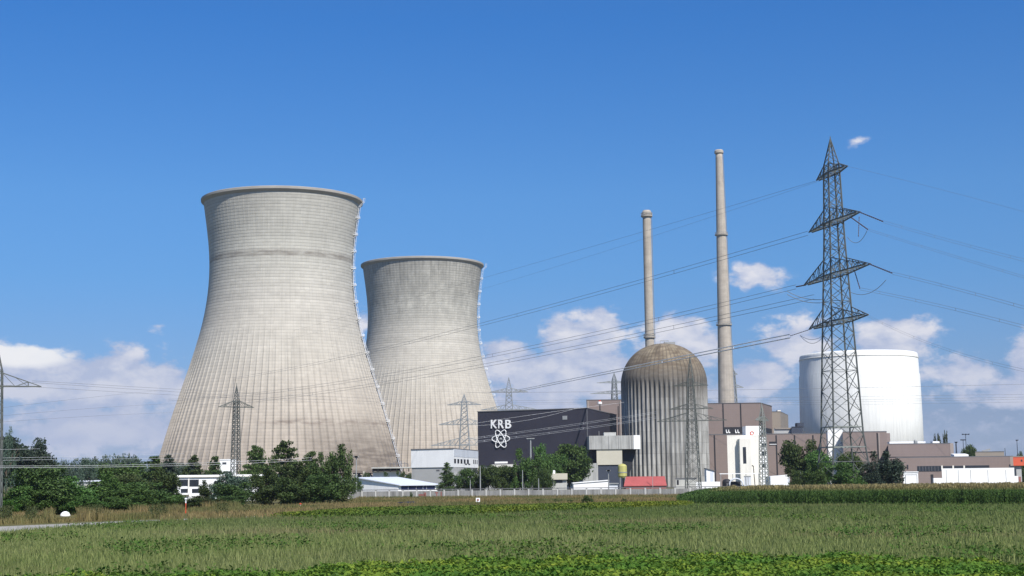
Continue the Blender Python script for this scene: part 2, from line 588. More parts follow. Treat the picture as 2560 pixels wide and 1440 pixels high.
M['brown_grey'] = plain('greyish brown cladding', (0.27, 0.235, 0.20), 0.8, 0.08, 0.06, 0.2)
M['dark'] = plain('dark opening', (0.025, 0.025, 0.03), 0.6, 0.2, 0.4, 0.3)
M['glass'] = plain('dark window glass', (0.03, 0.035, 0.045), 0.15, 0.2, 0.8, 0.5)
M['blue_glass'] = plain('blue window band', (0.03, 0.04, 0.11), 0.2, 0.2, 0.8, 0.5)
M['concrete'] = plain('grey wall concrete', (0.42, 0.42, 0.40), 0.9, 0.15, 0.3, 0.2, streak=0.35)
M['concrete_cl'] = plain('pale concrete', (0.50, 0.50, 0.47), 0.9, 0.1, 0.25, 0.2, streak=0.12, seam=0.12, seam_gap=4.0)
M['beige'] = plain('beige render', (0.52, 0.49, 0.40), 0.9, 0.07, 0.25, 0.2)
M['grey'] = plain('mid grey render', (0.42, 0.42, 0.41), 0.9, 0.08, 0.25, 0.2, seam=0.12, seam_gap=5.5)
M['door_blue'] = plain('slate blue door', (0.05, 0.06, 0.085), 0.6, 0.1, 0.5)
M['roof'] = plain('bitumen roof', (0.16, 0.16, 0.17), 0.95, 0.2, 0.1)
M['roof_pale'] = plain('pale sheet roof', (0.62, 0.66, 0.74), 0.6, 0.08, 0.1, 0.3, seam=0.1, seam_gap=1.5)
M['red_roof'] = plain('red sheet roof', (0.40, 0.10, 0.095), 0.7, 0.12, 0.4, 0.3, streak=0.1, seam=0.2, seam_gap=0.8)
M['red_wall'] = plain('faded red boards', (0.30, 0.13, 0.11), 0.85, 0.12, 0.5, seam=0.2, seam_gap=0.6)
M['orange'] = plain('orange red cladding', (0.60, 0.11, 0.055), 0.7, 0.08, 0.3)
M['yellow'] = plain('yellow tank paint', (0.50, 0.47, 0.17), 0.7, 0.12, 0.4, streak=0.35)
M['fence'] = plain('fence concrete', (0.36, 0.355, 0.34), 0.9, 0.25, 0.5, 0.15, streak=0.4, seam=0.25, seam_gap=0.5)
M['fence_post'] = plain('light fence post concrete', (0.56, 0.55, 0.52), 0.9, 0.1, 0.5)
M['red_mark'] = plain('red marker paint', (0.55, 0.07, 0.03), 0.6, 0.1, 1.0)
M['trunk'] = plain('bark', (0.10, 0.08, 0.06), 0.95, 0.3, 2.0)

M['leaf_dark'] = leaf_mat('dark leaves', (0.036, 0.064, 0.017), (0.095, 0.145, 0.038), (0.052, 0.086, 0.024))
M['leaf_mid'] = leaf_mat('mid green leaves', (0.048, 0.098, 0.022), (0.11, 0.195, 0.045), (0.065, 0.12, 0.03))
M['leaf_bright'] = leaf_mat('bright green leaves', (0.040, 0.115, 0.014), (0.08, 0.20, 0.03), (0.06, 0.14, 0.02), 0.35)
M['leaf_silver'] = leaf_mat('grey green leaves', (0.045, 0.080, 0.050), (0.12, 0.17, 0.12), (0.06, 0.10, 0.07))
M['leaf_black'] = leaf_mat('very dark needles', (0.020, 0.034, 0.022), (0.044, 0.066, 0.038), (0.026, 0.044, 0.026), 0.1)
M['leaf_olive'] = leaf_mat('olive leaves', (0.045, 0.065, 0.018), (0.075, 0.10, 0.03), (0.055, 0.06, 0.02))
M['leaf_far'] = leaf_mat('far wood leaves', (0.06, 0.10, 0.065), (0.11, 0.16, 0.10), (0.075, 0.12, 0.08))  # distance haze mixed into these paler, bluer greens

# ================================================================== cooling towers
def tower_profile():
    D = 832.0
    raw = [(492, 199), (512, 196), (545, 191), (600, 184.5), (650, 181), (700, 180), (740, 183), (780, 187.5), (820, 197), (860, 208.5),
           (920, 224), (970, 239), (1020, 255), (1070, 270), (1120, 285), (1150, 293), (1186, 303)]
    pts = [(P(698, v, D).z, h * D / F) for v, h in raw]
    pts.sort()
    zs = np.array([p[0] for p in pts])
    rs = np.array([p[1] for p in pts])
    return zs, rs


TZ, TR = tower_profile()
_k = np.polyfit(TZ, TR, 5)
TOP = float(TZ[-1]) - 3.2


def tower_r(z):
    return float(np.polyval(_k, z))


def cooling_tower(loc, label, shell_mat, ladder_dir):
    X, Y = loc
    t = thing('cooling_tower', label, 'cooling tower', (X, Y, 0), 'cooling towers')
    mb = MB()
    z0 = 8.0
    zs = list(np.linspace(z0, TOP - 0.4, 90))
    seg = 96 * 8
    prof = [(tower_r(z), z) for z in zs]
    cross = [0, 0, 0, 0.25, 1.0, 0.25, 0, 0]

    def rf(k, z, r):
        amp = 0.75 * max(0.03, min(1, (92 - z) / 50))
        if z > 140:
            amp = 0.05
        return r + amp * cross[k % 8]
    mb.lathe(prof, seg, X, Y, rf, cap=False)
    o = mb.build('shell', shell_mat, t, smooth=False, loc=None)
    # object coordinates should start at the tower's foot
    o.data.transform(Matrix.Translation((-X, -Y, 0)))
    o.matrix_parent_inverse = Matrix.Identity(4)
    # rim walkway ring
    mb = MB()
    rt = tower_r(TOP)
    ring = [(rt - 0.2, TOP - 2.2), (rt + 1.0, TOP - 1.1), (rt + 1.35, TOP - 0.8), (rt + 1.4, TOP + 0.4), (rt + 0.9, TOP + 0.7), (rt - 0.9, TOP + 0.9), (rt - 0.9, TOP - 1.9)]
    mb.lathe(ring + [ring[0]], 192, X, Y, cap=False)
    o = mb.build('rim', M['rim'], t)
    # inside face of the shell so the mouth is a real opening
    mb = MB()
    for k in range(48):
        a0 = 2 * PI * (k + 0.1) / 48
        a1 = 2 * PI * (k + 0.9) / 48
        am = 2 * PI * (k + 0.5) / 48
        rb, r1 = tower_r(0) + 1.5, tower_r(8.3)
        for a in (a0, a1):
            mb.bar((X + rb * math.cos(a), Y + rb * math.sin(a), 0), (X + r1 * math.cos(am), Y + r1 * math.sin(am), 8.6), 0.9)
    mb.build('support_column', M['rim'], t)
    # caged ladder with rest platforms up the right side
    mb = MB()
    a = ladder_dir
    c, s = math.cos(a), math.sin(a)
    tx, ty = -s, c
    prev = None
    zz = np.linspace(9, TOP + 0.6, 70)
    for z in zz:
        r = tower_r(min(z, TOP)) + 0.9 + (2.0 if z > TOP - 3 else 0)
        cur = [(X + r * c + tx * q, Y + r * s + ty * q, z) for q in (-0.5, 0.5)] + [(X + (r + 0.9) * c, Y + (r + 0.9) * s, z)]
        if prev:
            for p, q in zip(prev, cur):
                mb.bar(p, q, 0.15)
            mb.bar(cur[0], cur[1], 0.12)
            mb.bar(cur[0], cur[2], 0.12)
            mb.bar(cur[1], cur[2], 0.12)
        prev = cur
    mb.build('ladder', M['white_grey'], t)
    for z in np.arange(17, TOP - 4, 9.6):
        mb = MB()
        r = tower_r(z)
        x0, y0 = X + (r - 0.2) * c, Y + (r - 0.2) * s
        x1, y1 = X + (r + 2.1) * c, Y + (r + 2.1) * s
        mb.prism([(x0 - tx * 1.1, y0 - ty * 1.1), (x1 - tx * 1.1, y1 - ty * 1.1), (x1 + tx * 1.1, y1 + ty * 1.1), (x0 + tx * 1.1, y0 + ty * 1.1)], z, z + 0.25)
        for q in (-1.1, 1.1):
            mb.bar((x1 + tx * q, y1 + ty * q, z), (x1 + tx * q, y1 + ty * q, z + 1.2), 0.14)
            mb.bar((x0 + tx * q, y0 + ty * q, z - 1.8), (x1 + tx * q, y1 + ty * q, z), 0.12)
            mb.bar((x0 + tx * q, y0 + ty * q, z + 1.2), (x1 + tx * q, y1 + ty * q, z + 1.2), 0.12)
        mb.build('platform', M['white'], t)
    return t


T1 = (foot(700, 832) + 0.0, 832)
T2 = (foot(1058, 1090), 1090)
cooling_tower(T1, 'larger looking ribbed concrete cooling tower on the left, nearest to the camera', M['shell'], rad(-7))
cooling_tower(T2, 'farther cooling tower partly hidden behind its twin, with dark streaks under its rim', M['shell2'], rad(-3))


# ================================================================== walls of buildings
class Wall:
    """upright wall plane between two ground points, seen from outside"""
    def __init__(s, a, b):
        s.a, s.b = Vector((a[0], a[1])), Vector((b[0], b[1]))
        s.e = (s.b - s.a)
        s.L = s.e.length
        s.e.normalize()
        s.n = Vector((s.e.y, -s.e.x))
        if s.n.dot(-s.a) < 0:
            s.n = -s.n

    def hit(s, u, v):
        d = ray(u, v)
        den = d.x * s.n.x + d.y * s.n.y
        t = (s.a.x * s.n.x + s.a.y * s.n.y) / den
        p = CAM + d * t
        return (Vector((p.x, p.y)) - s.a).dot(s.e), p.z

    def pt(s, q, o):
        v = s.a + s.e * q + s.n * o
        return (v.x, v.y)

    def box(s, mb, s0, s1, z0, z1, o0, o1):
        pts = [s.pt(s0, o1), s.pt(s1, o1), s.pt(s1, o0), s.pt(s0, o0)]
        if (Vector(pts[1]) - Vector(pts[0])).cross(Vector(pts[2]) - Vector(pts[1])) < 0:
            pts = pts[::-1]
        mb.prism(pts, z0, z1)

    def rect(s, mb, u0, v0, u1, v1, o0=-0.3, o1=0.06):
        um, vm = (u0 + u1) / 2, (v0 + v1) / 2
        s0, s1 = s.hit(u0, vm)[0], s.hit(u1, vm)[0]
        z1, z0 = s.hit(um, v0)[1], s.hit(um, v1)[1]
        s.box(mb, s0, s1, max(z0, 0.0), z1, o0, o1)

    def part(s, parent, name, mat, u0, v0, u1, v1, o0=-0.3, o1=0.06):
        mb = MB()
        s.rect(mb, u0, v0, u1, v1, o0, o1)
        return mb.build(name, mat, parent)


def poly_ccw(pts):
    a = sum(pts[i][0] * pts[(i + 1) % len(pts)][1] - pts[(i + 1) % len(pts)][0] * pts[i][1] for i in range(len(pts)))
    return pts if a > 0 else pts[::-1]


def body(parent, pts, z0, z1, mat, name='wall', roofmat=None, over=0.15, para=0.0):
    pts = poly_ccw([(p[0], p[1]) for p in pts])
    MB().prism(pts, z0, z1).build(name, mat, parent)
    c = Vector((sum(p[0] for p in pts) / len(pts), sum(p[1] for p in pts) / len(pts)))
    out = []
    for p in pts:
        d = (Vector(p) - c)
        out.append(tuple(Vector(p) + d.normalized() * over))
    MB().prism(out, z1 + 0.003, z1 + 0.28).build('roof', roofmat or M['roof'], parent)


def frontal(name, label, cat, u0, u1, vtop, Y, depth, mat, roofmat=None, group=None, z0=0.0, over=0.12, vbase=None):
    """building whose front faces the camera"""
    z = P((u0 + u1) / 2, vtop, Y).z
    v = vbase or 1200
    xa, xb = P(u0, (vtop + v) / 2, Y).x, P(u1, (vtop + v) / 2, Y).x
    t = thing(name, label, cat, ((xa + xb) / 2, Y, 0), group)
    q = (Y + depth) / Y
    body(t, [(xa, Y), (xb, Y), (xb * (q if xb < 0 else 1), Y + depth), (xa * (q * 1.002 if xa > 0 else 1), Y + depth)], z0, z, mat, roofmat=roofmat, over=over)
    return t, Wall((xa, Y), (xb, Y)), z


# ------------------------------------------------------------------ black turbine hall with the sign
Cc = P(1468, 1021, 520)
HZ = Cc.z
Aa = Pz(1194, 1030, HZ)
Bb = Pz(1541, 1038, HZ)
ax_, ay_ = (Bb - Cc).x, (Bb - Cc).y
hall = thing('turbine_hall', 'black clad hall with white letters and an atom emblem beside the domed reactor', 'building', (Cc.x, Cc.y, 0))
A2, B2, C2 = (Aa.x, Aa.y), (Bb.x, Bb.y), (Cc.x, Cc.y)
D2 = (Aa.x + ax_, Aa.y + ay_)
WH = Wall(A2, C2)
WR = Wall(C2, B2)
zb = WH.hit(1330, 1163)[1]
body(hall, [A2, C2, B2, D2], zb, HZ, M['black'], 'wall', M['roof'], over=0.25)
inn = 0.35
MB().prism(poly_ccw([WH.pt(0.3, -inn), WH.pt(WH.L - 0.3, -inn), WR.pt(WR.L - 0.3, -inn), D2]), 0, zb - 0.003).build('base_storey', M['concrete_cl'], hall)
WH.part(hall, 'canopy', M['cream'], 1234, 1161, 1291, 1168, -0.2, 2.2)
WH.part(hall, 'sign_panel', M['white'], 1238, 1154, 1269, 1158.5, -0.1, 0.4)
for (a, b, c, d) in ((1236, 1170, 1276, 1184), (1280, 1170, 1296, 1184), (1202, 1170, 1232, 1182), (1205, 1192, 1232, 1204), (1240, 1192, 1276, 1204), (1300, 1170, 1350, 1184)):
    f = WH.part(hall, 'window', M['glass'], a, b, c, d, -0.6, -0.28)
WH.part(hall, 'vent', M['steel'], 1406.5, 1039.5, 1418, 1049, -0.1, 0.12)
mb = MB()
s_, _z = WH.hit(1468, 1100)
WH.box(mb, WH.L - 0.25, WH.L + 0.05, zb + 1, HZ - 0.3, 0.01, 0.12)
mb.build('downpipe', M['roof'], hall)
WR.part(hall, 'door', M['roof'], 1497, 1078, 1499, 1160, -0.1, 0.10)


def letter(ch, u0, v0, u1, v1):
    cu = bpy.data.curves.new('letter', 'FONT')
    cu.body = ch
    cu.size = 1.0
    cu.extrude = 0.03
    cu.offset = 0.014
    tmp = bpy.data.objects.new('letter', cu)
    C.objects.link(tmp)
    dg = bpy.context.evaluated_depsgraph_get()
    dg.update()
    me = bpy.data.meshes.new_from_object(tmp.evaluated_get(dg))
    bpy.data.objects.remove(tmp)
    xs = [v.co.x for v in me.vertices]
    ys = [v.co.y for v in me.vertices]
    bx0, bx1, by0, by1 = min(xs), max(xs), min(ys), max(ys)
    s0, s1 = WH.hit(u0, (v0 + v1) / 2)[0], WH.hit(u1, (v0 + v1) / 2)[0]
    z1, z0 = WH.hit((u0 + u1) / 2, v0)[1], WH.hit((u0 + u1) / 2, v1)[1]
    for v in me.vertices:
        q = s0 + (v.co.x - bx0) / (bx1 - bx0) * (s1 - s0)
        z = z0 + (v.co.y - by0) / (by1 - by0) * (z1 - z0)
        o = 0.22 + v.co.z * 5
        x, y = WH.pt(q, o)
        v.co = (x, y, z)
    me.materials.clear()
    me.materials.append(M['white'])
    me.name = 'letter'
    o = bpy.data.objects.new('letter', me)
    C.objects.link(o)
    o.parent = hall
    o.matrix_parent_inverse = parent_inv(hall)
    return o


for ch, a, b in (('K', 1228, 1243.5), ('R', 1246.5, 1260), ('B', 1264, 1278.5)):
    letter(ch, a, 1049.5, b, 1071)['label'] = 'white letter ' + ch
cs, cz = WH.hit(1253, 1097)
pxm = (WH.hit(1275, 1097)[0] - WH.hit(1231, 1097)[0]) / 2
for rot in (0, 60, 120):
    pts = []
    for k in range(48):
        a = 2 * PI * k / 48
        ex, ez = pxm * math.cos(a), pxm * 0.37 * math.sin(a)
        c, s = math.cos(rad(rot)), math.sin(rad(rot))
        x, y = WH.pt(cs + ex * c - ez * s, 0.35 + 0.01 * rot / 60)
        pts.append((x, y, cz + ex * s + ez * c))
    MB().tube(pts, 0.17, 6, closed=True).build('emblem_orbit', M['white'], hall)
mb = MB()
x, y = WH.pt(cs, 0.3)
mb.lathe([(0.05, cz - .45), (0.32, cz - .3), (0.45, cz), (0.32, cz + .3), (0.05, cz + .45)], 10, x, y)
mb.build('emblem_nucleus', M['steel'], hall)

# ------------------------------------------------------------------ domed reactor building
DY = 560.0
DX = foot(1665.5, DY) + 0.1
DR = 107.5 / F * DY
ZTOP = P(1660, 859, DY).z
ZS = P(1660, 962, DY).z
dome = thing('reactor_building', 'domed reactor building of fluted, rain streaked concrete', 'building', (DX, DY, 0))
prof = []
for z in np.linspace(0, ZS, 40):
    prof.append((DR, z))
for k in range(1, 26):
    a = PI / 2 * k / 25
    prof.append((max(DR * math.cos(a) ** 0.93, 0.02), ZS + (ZTOP - ZS) * math.sin(a)))
nf = 56


def flute(k, z, r):
    ph = (k % 12) / 12
    amp = 0.85 * max(0, min(1, (ZS + 1.5 - z) / 3.5))
    g = 0.5 - 0.5 * math.cos(2 * PI * ph)
    return r - amp * (1 - g) ** 1.5


mb = MB().lathe(prof, nf * 12, 0, 0, flute)
o = mb.build('wall', M['dome'], None, smooth=False)
o.parent = dome
z6 = P(1660, 1190, DY).z
# short parapet and hatch on the crown
mb = MB()
mb.box(DX + 0.5, DX + 4.5, DY - 1.5, DY + 2.5, ZTOP - 1.2, ZTOP + 0.5)
mb.build('roof_hatch', M['steel'], dome)
mb = MB()
mb.box(P(1650, 855, DY).x, P(1671, 855, DY).x, DY - 1, DY - 0.8, ZTOP + 0.9, ZTOP + 1.1)
for u in (1650, 1660, 1671):
    mb.bar((P(u, 855, DY).x, DY - .9, ZTOP - 0.6), (P(u, 855, DY).x, DY - .9, ZTOP + 1.1), 0.12)
mb.build('handrail', M['steel'], dome)


# ------------------------------------------------------------------ chimneys
def chimney(label, Y, pts, rings, cap):
    """pts: (u_center, v, half width) from the top down"""
    X = foot(pts[-1][0], Y)
    t = thing('chimney', label, 'chimney', (X, Y, 0), 'concrete chimneys')
    prof = sorted([(h / F * Y, P(u, v, Y).z) for u, v, h in pts], key=lambda p: p[1])
    prof = [(prof[0][0] * 1.02, 0)] + prof
    fine = []
    for (r0, z0), (r1, z1) in zip(prof, prof[1:]):
        for q in np.linspace(0, 1, 14, endpoint=False):
            fine.append((r0 + (r1 - r0) * q, z0 + (z1 - z0) * q))
    fine.append(prof[-1])
    o = MB().lathe(fine, 40).build('shaft', M['stack'], None, smooth=True)
    o.parent = t
    for (v, h) in rings:
        z = P(pts[0][0], v, Y).z
        r = h / F * Y
        rin = np.interp(z, [p[1] for p in prof], [p[0] for p in prof]) - 0.1
        MB().lathe([(rin, z - .9), (r * .8, z - .55), (r, z - .3), (r, z + .15), (rin, z + .15)], 32, X, Y, cap=False).build('platform', M['rim'], t)
        mb = MB()
        for k in range(24):
            a = 2 * PI * k / 24
            mb.bar((X + r * .97 * math.cos(a), Y + r * .97 * math.sin(a), z), (X + r * .97 * math.cos(a), Y + r * .97 * math.sin(a), z + 1.2), 0.1)
        mb.tube([(X + r * .97 * math.cos(2 * PI * k / 24), Y + r * .97 * math.sin(2 * PI * k / 24), z + 1.2) for k in range(24)], 0.07, 5, closed=True)
        mb.build('railing', M['steel'], t)
    (v0, v1, h) = cap
    z0, z1 = P(pts[0][0], v1, Y).z, P(pts[0][0], v0, Y).z
    r = h / F * Y
    MB().lathe([(r * .8, z0 - .1), (r, z0 + (z1 - z0) * .2), (r, z1 - (z1 - z0) * .3), (r * .8, z1), (r * .6, z1), (r * .6, z0)], 32, X, Y, cap=False).build('cap', M['stack'], t)
    # ladder rail down the right side
    mb = MB()
    zz = [p[1] for p in fine]
    for q in (-0.35, 0.35):
        mb.tube([(X + r_ + 0.35, Y + q, z_) for r_, z_ in fine[::7]], 0.07, 4)
    mb.build('ladder', M['steel'], t)
    return t


chimney('shorter chimney rising behind the left shoulder of the reactor dome', 590,
        [(1627, 530, 10.3), (1632.5, 862, 11.2)], [(540, 14.5), (843, 15)], (526, 541, 11.5))
chimney('tall tapering chimney with two ring platforms behind the brown halls', 765,
        [(1802.5, 380, 8.6), (1808.5, 587, 12.6), (1816.5, 812, 16.2), (1822, 1004, 20)], [(587, 16.5), (812, 20)], (375, 385, 11.5))

# ------------------------------------------------------------------ white cylinder
WY = 672.0
WX = foot(2158.5, WY)
zt = P(2148, 886, WY).z
Rr = 149.0 / F * WY
cyl = thing('reactor_building', 'huge white cylindrical reactor building behind the large pylon', 'building', (WX, WY, 0))
prof = [(Rr, 0), (Rr, zt * .5), (Rr - 0.25, zt - 10), (Rr - .55, zt - 9.2), (Rr - .75, zt - 1.4), (Rr - .9, zt - 0.6), (Rr - 1.3, zt - 0.15), (Rr - 1.9, zt)]
o = MB().lathe(prof, 128).build('wall', M['white_cyl'], None, smooth=True)
o.parent = cyl
MB().lathe([(Rr - .7, zt - 2.6), (Rr - .5, zt - 2.5), (Rr - .5, zt - 2.2), (Rr - .7, zt - 2.1)], 96, WX, WY, cap=False).build('band', M['cream'], cyl)
# ------------------------------------------------------------------ brown halls
# upper hall behind, with receding right side
Y1 = 700.0
t = thing('machine_hall', 'tall brown clad hall at the foot of the tall chimney', 'building', (P(1850, 1100, Y1).x, Y1, 0))
zt1 = P(1902, 1007.5, Y1).z
pr = Pz(1931, 1016, zt1)
x0 = P(1735, 1060, Y1).x
xc = P(1902, 1060, Y1).x
p2 = (P(1931, 1060, pr.y).x, pr.y)
body(t, [(x0, Y1), (xc, Y1), p2, (p2[0] - 8, p2[1] + 30), (x0, p2[1] + 30)], 0, zt1, M['brown'], over=0.2)
W1 = Wall((x0, Y1), (xc, Y1))
for u in (1808, 1852):
    W1.part(t, 'expansion_joint', M['dark'], u - 1.6, 1009, u + 1.6, 1070, -0.2, 0.1)
W1.part(t, 'louvre_band', M['dark'], 1808, 1067.5, 1900, 1086, -0.2, 0.35)
for u in (1815, 1821, 1838, 1844, 1904.5, 1911):
    o = W1.part(t, 'vent_hood', M['white'], u - 0.8, 1074, u + 1.0, 1082, 0.4, 0.9)
    W1.part(t, 'vent_hood', M['white'], u - 0.8, 1080, u + 3.6, 1083, 0.95, 1.5)
W1b = Wall((xc, Y1), p2)
W1b.part(t, 'louvre_band', M['dark'], 1903, 1070, 1928, 1084, -0.2, 0.35)
mb = MB()
mb.box(P(1850, 1000, Y1 + 25).x, P(1873, 1000, Y1 + 25).x, Y1 + 20, Y1 + 27, zt1 - .2, zt1 + 1.3)
mb.build('roof_housing', M['brown'], t)
# smaller block stepping down to its right
Y2 = 735.0
zt2 = P(1952, 1029.5, Y2).z
q2 = Pz(1971, 1038.5, zt2)
t = thing('machine_hall', 'small brown block stepping down beside the tall brown hall', 'building', (P(1945, 1100, Y2).x, Y2, 0))
xa, xb = P(1915, 1060, Y2).x, P(1952, 1060, Y2).x
body(t, [(xa, Y2), (xb, Y2), (P(1971, 1060, q2.y).x, q2.y), (xa, q2.y)], 0, zt2, M['brown_grey'], over=0.15)
mb = MB()
mb.box(P(1942, 1025, Y2 + 6).x, P(1950, 1025, Y2 + 6).x, Y2 + 4, Y2 + 8, zt2 - .2, zt2 + 1.0)
mb.build('roof_vent', M['cream'], t)
# grey plant room and dark box on the roof line
t, wl, z = frontal('plant_room', 'low grey plant room on the roof between hall and white cylinder', 'building', 1937, 1981, 1071, 640, 14, M['grey'], M['brown_grey'])
wl.part(t, 'cornice', M['brown_grey'], 1937, 1070, 1981, 1073, -0.1, 0.5)
t, wl, z = frontal('plant_room', 'dark blue rooftop box touching the white cylinder', 'building', 1981, 2008, 1068, 638, 12, M['door_blue'], M['dark'])
mb = MB()
mb.box(P(1993, 1060, 641).x, P(2009, 1060, 641).x, 641, 646, z - .2, P(2000, 1057, 641).z)
mb.build('upper_box', M['door_blue'], t)
# left brown block between black hall and dome
t, wl, z = frontal('machine_hall', 'brown block rising behind the black hall, left of the dome', 'building', 1468, 1580, 1000, 640, 40, M['brown'], over=0.15)
wl.part(t, 'pilaster', M['brown_pale'], 1468, 1002, 1473, 1060, -0.1, 0.25)
wl.part(t, 'expansion_joint', M['dark'], 1545.3, 1015, 1547.3, 1100, -0.1, 0.15)
wl.part(t, 'pilaster', M['brown_pale'], 1550, 1002, 1557, 1100, -0.1, 0.4)
mb = MB()
px, pz = P(1500, 1035, 590).x, P(1500, 1012, 590).z
tt = thing('aviation_light', 'obstruction light on a thin post above the black hall roof', 'lamp', (px, 590, HZ))
MB().bar((px, 590, HZ - 3), (px, 590, pz), 0.45).build('post', M['dark'], tt)
MB().lathe([(0.3, pz), (.9, pz + .2), (.9, pz + 1.1), (.3, pz + 1.3)], 10, px, 590).build('lamp_housing', M['white'], tt)
MB().lathe([(0.3, pz + 1.3), (.5, pz + 1.4), (.3, pz + 1.8)], 10, px, 590).build('red_lens', M['red_mark'], tt)

# long lower hall in front
t, wl, z = frontal('machine_hall', 'long brown hall with dark upright joints behind the white stair tower', 'building', 1700, 2068, 1086, 600, 36, M['brown'], over=0.2)
for u in (1787.5, 1942, 1988, 2034):
    wl.part(t, 'expansion_joint', M['dark'], u - 1.7, 1088, u + 1.7, 1192 if u > 1800 else 1210, -0.2, 0.1)
wl.part(t, 'vent', M['dark'], 1923, 1104, 1942, 1110, -0.2, 0.12)
wl.part(t, 'sill', M['white'], 1923, 1110, 1941, 1111.5, -0.2, 0.35)
# recess with the shaded return wall, then white bay and right hand hall
t, wl, z = frontal('stair_bay', 'white rendered bay between the two brown halls, seen through the pylon legs', 'building', 2071, 2109, 1074, 566, 30, M['white'], M['white'])
t, wl, z = frontal('machine_hall', 'brown hall with rounded corner in front of the white cylinder', 'building', 2109, 2219, 1080, 560, 34, M['brown'], over=0.1)
mb = MB()
xr = P(2219, 1140, 560).x
pts = [(xr + .01, 560)] + [(xr + 1.6 * math.sin(a), 561.6 - 1.6 * math.cos(a)) for a in np.linspace(0.2, PI / 2, 6)] + [(xr + 1.6, 592), (xr + .01, 592)]
mb.prism(poly_ccw(pts), 0, z - 0.5)
mb.build('rounded_corner', M['brown'], t, smooth=False)
wl.part(t, 'downpipe', M['dark'], 2193.5, 1082, 2195.5, 1180, -0.1, 0.15)
wl.part(t, 'downpipe', M['brown_pale'], 2197, 1082, 2200, 1180, -0.1, 0.3)
wl.part(t, 'ledge', M['brown_pale'], 2128, 1127, 2192, 1129, -0.1, 0.4)

# low brown buildings on the right
t, wl, z = frontal('annex_building', 'brown annex with overhanging lower edge right of the white cylinder', 'building', 2222, 2379, 1110, 545, 26, M['brown'], over=0.1)
wl.part(t, 'side_wall', M['brown_pale'], 2375.2, 1108, 2384, 1143, -6, 0.1)
wl.part(t, 'shadow_strip', M['dark'], 2222, 1141.2, 2383, 1142.6, -0.1, 0.12)  # raised dark strip, the shadow along the lower edge put into its colour
for (a, b) in ((2222, 2283), (2292, 2312), (2330, 2347)):
    mb = MB()
    mb.box(P(a, 1108, 548).x, P(b, 1108, 548).x, 547, 550, z + .28, z + 1.0)
    mb.build('roof_light', M['white'], t)
mb = MB()
mb.lathe([(.6, z + .2), (.6, z + 1.2), (.35, z + 1.6)], 10, P(2288.5, 1105, 547).x, 547)
mb.build('roof_vent', M['steel'], t)
t, wl, z = frontal('annex_building', 'low pale brown annex roof storey on the far right', 'building', 2440, 2512, 1130, 560, 20, M['brown_grey'], over=0.1)
mb = MB()
px = P(2462, 1126, 561).x
mb.bar((px - 1, 561, z + .2), (px + 2, 561, z + 1.0), 0.5, 0.7)
mb.build('roof_fan', M['steel'], t)
t, wl, z = frontal('office_wing', 'long low brown wing with a dark ribbon of windows', 'building', 2243, 2534, 1143, 520, 22, M['brown'], over=0.1)
wl.part(t, 'end_wall', M['brown_pale'], 2526, 1141.5, 2536, 1205, -5, 0.08)
for (a, b, c, d) in ((2293, 1165, 2352, 1178.5), (2357, 1165, 2380, 1173), (2385, 1164.5, 2408, 1172.5), (2412, 1163.5, 2473, 1172)):
    f = wl.part(t, 'window', M['glass'], a, b, c, d, -0.5, 0.08)
for u in (2299, 2307, 2314, 2322, 2329, 2337, 2345):
    wl.part(t, 'glazing_bar', M['roof'], u - .5, 1166, u + .5, 1178, 0.09, 0.2)
for u in (2354.5, 2382.5, 2410):
    wl.part(t, 'pillar', M['cream'], u - 1.8, 1164, u + 1.8, 1174, -0.1, 0.3)
wl.part(t, 'vent', M['dark'], 2267, 1162, 2270.5, 1173, -0.1, 0.12)
wl.part(t, 'vent', M['dark'], 2523, 1161, 2526, 1168, -0.1, 0.12)
wl.part(t, 'door', M['dark'], 2327, 1186, 2333.5, 1209, -0.1, 0.12)
mb = MB()
px = P(2400, 1140, 524).x
mb.prism([(px - 2.6, 522), (px - .2 + 2.6, 522), (px + 2.4, 526), (px - 2.6, 526)], z + .28, [z + .9, z + .9, z + 1.3, z + 1.3])
mb.build('skylight', M['white'], t)

t, wl, z = frontal('garage', 'small white garage with a framed door beside the dark bush', 'garage', 2258, 2295.5, 1181, 470, 9, M['white'], M['white'], over=0.25)
wl.part(t, 'door_frame', M['steel'], 2263, 1186, 2293, 1209, -0.1, 0.05)
wl.part(t, 'door', M['white'], 2264.5, 1188, 2291.5, 1209, 0.055, 0.10)
t, wl, z = frontal('screen_wall', 'long white panel wall in front of the window ribbon', 'wall', 2355, 2536, 1172.5, 460, 1.2, M['white'], M['white'], over=0.05)
wl.part(t, 'low_end', M['white'], 2334, 1195, 2355.5, 1209, -1.0, 0.02)
wl.part(t, 'low_end', M['white'], 2535.5, 1190, 2546, 1208, -1.0, 0.02)
for u in (2366, 2396, 2427, 2470, 2515):
    wl.part(t, 'panel_joint', M['steel'], u - .5, 1175, u + .5, 1207, -0.1, 0.06)
t, wl, z = frontal('gate_house', 'gate house with an orange red upper storey at the right edge', 'building', 2534, 2600, 1142, 505, 10, M['orange'], M['brown_grey'], z0=P(2550, 1164, 505).z, over=0.15)
zz = P(2550, 1164, 505).z
MB().box(P(2541, 1180, 506).x, P(2554, 1180, 506).x, 506, 513, 0, zz - .003).build('base_storey', M['grey'], t)
MB().box(P(2546, 1180, 505.5).x, P(2552, 1180, 505.5).x, 505.7, 505.97, 0, 2.6).build('door', M['red_wall'], t)
wl.part(t, 'window', M['glass'], 2552, 1149, 2556, 1154, -0.1, 0.06)

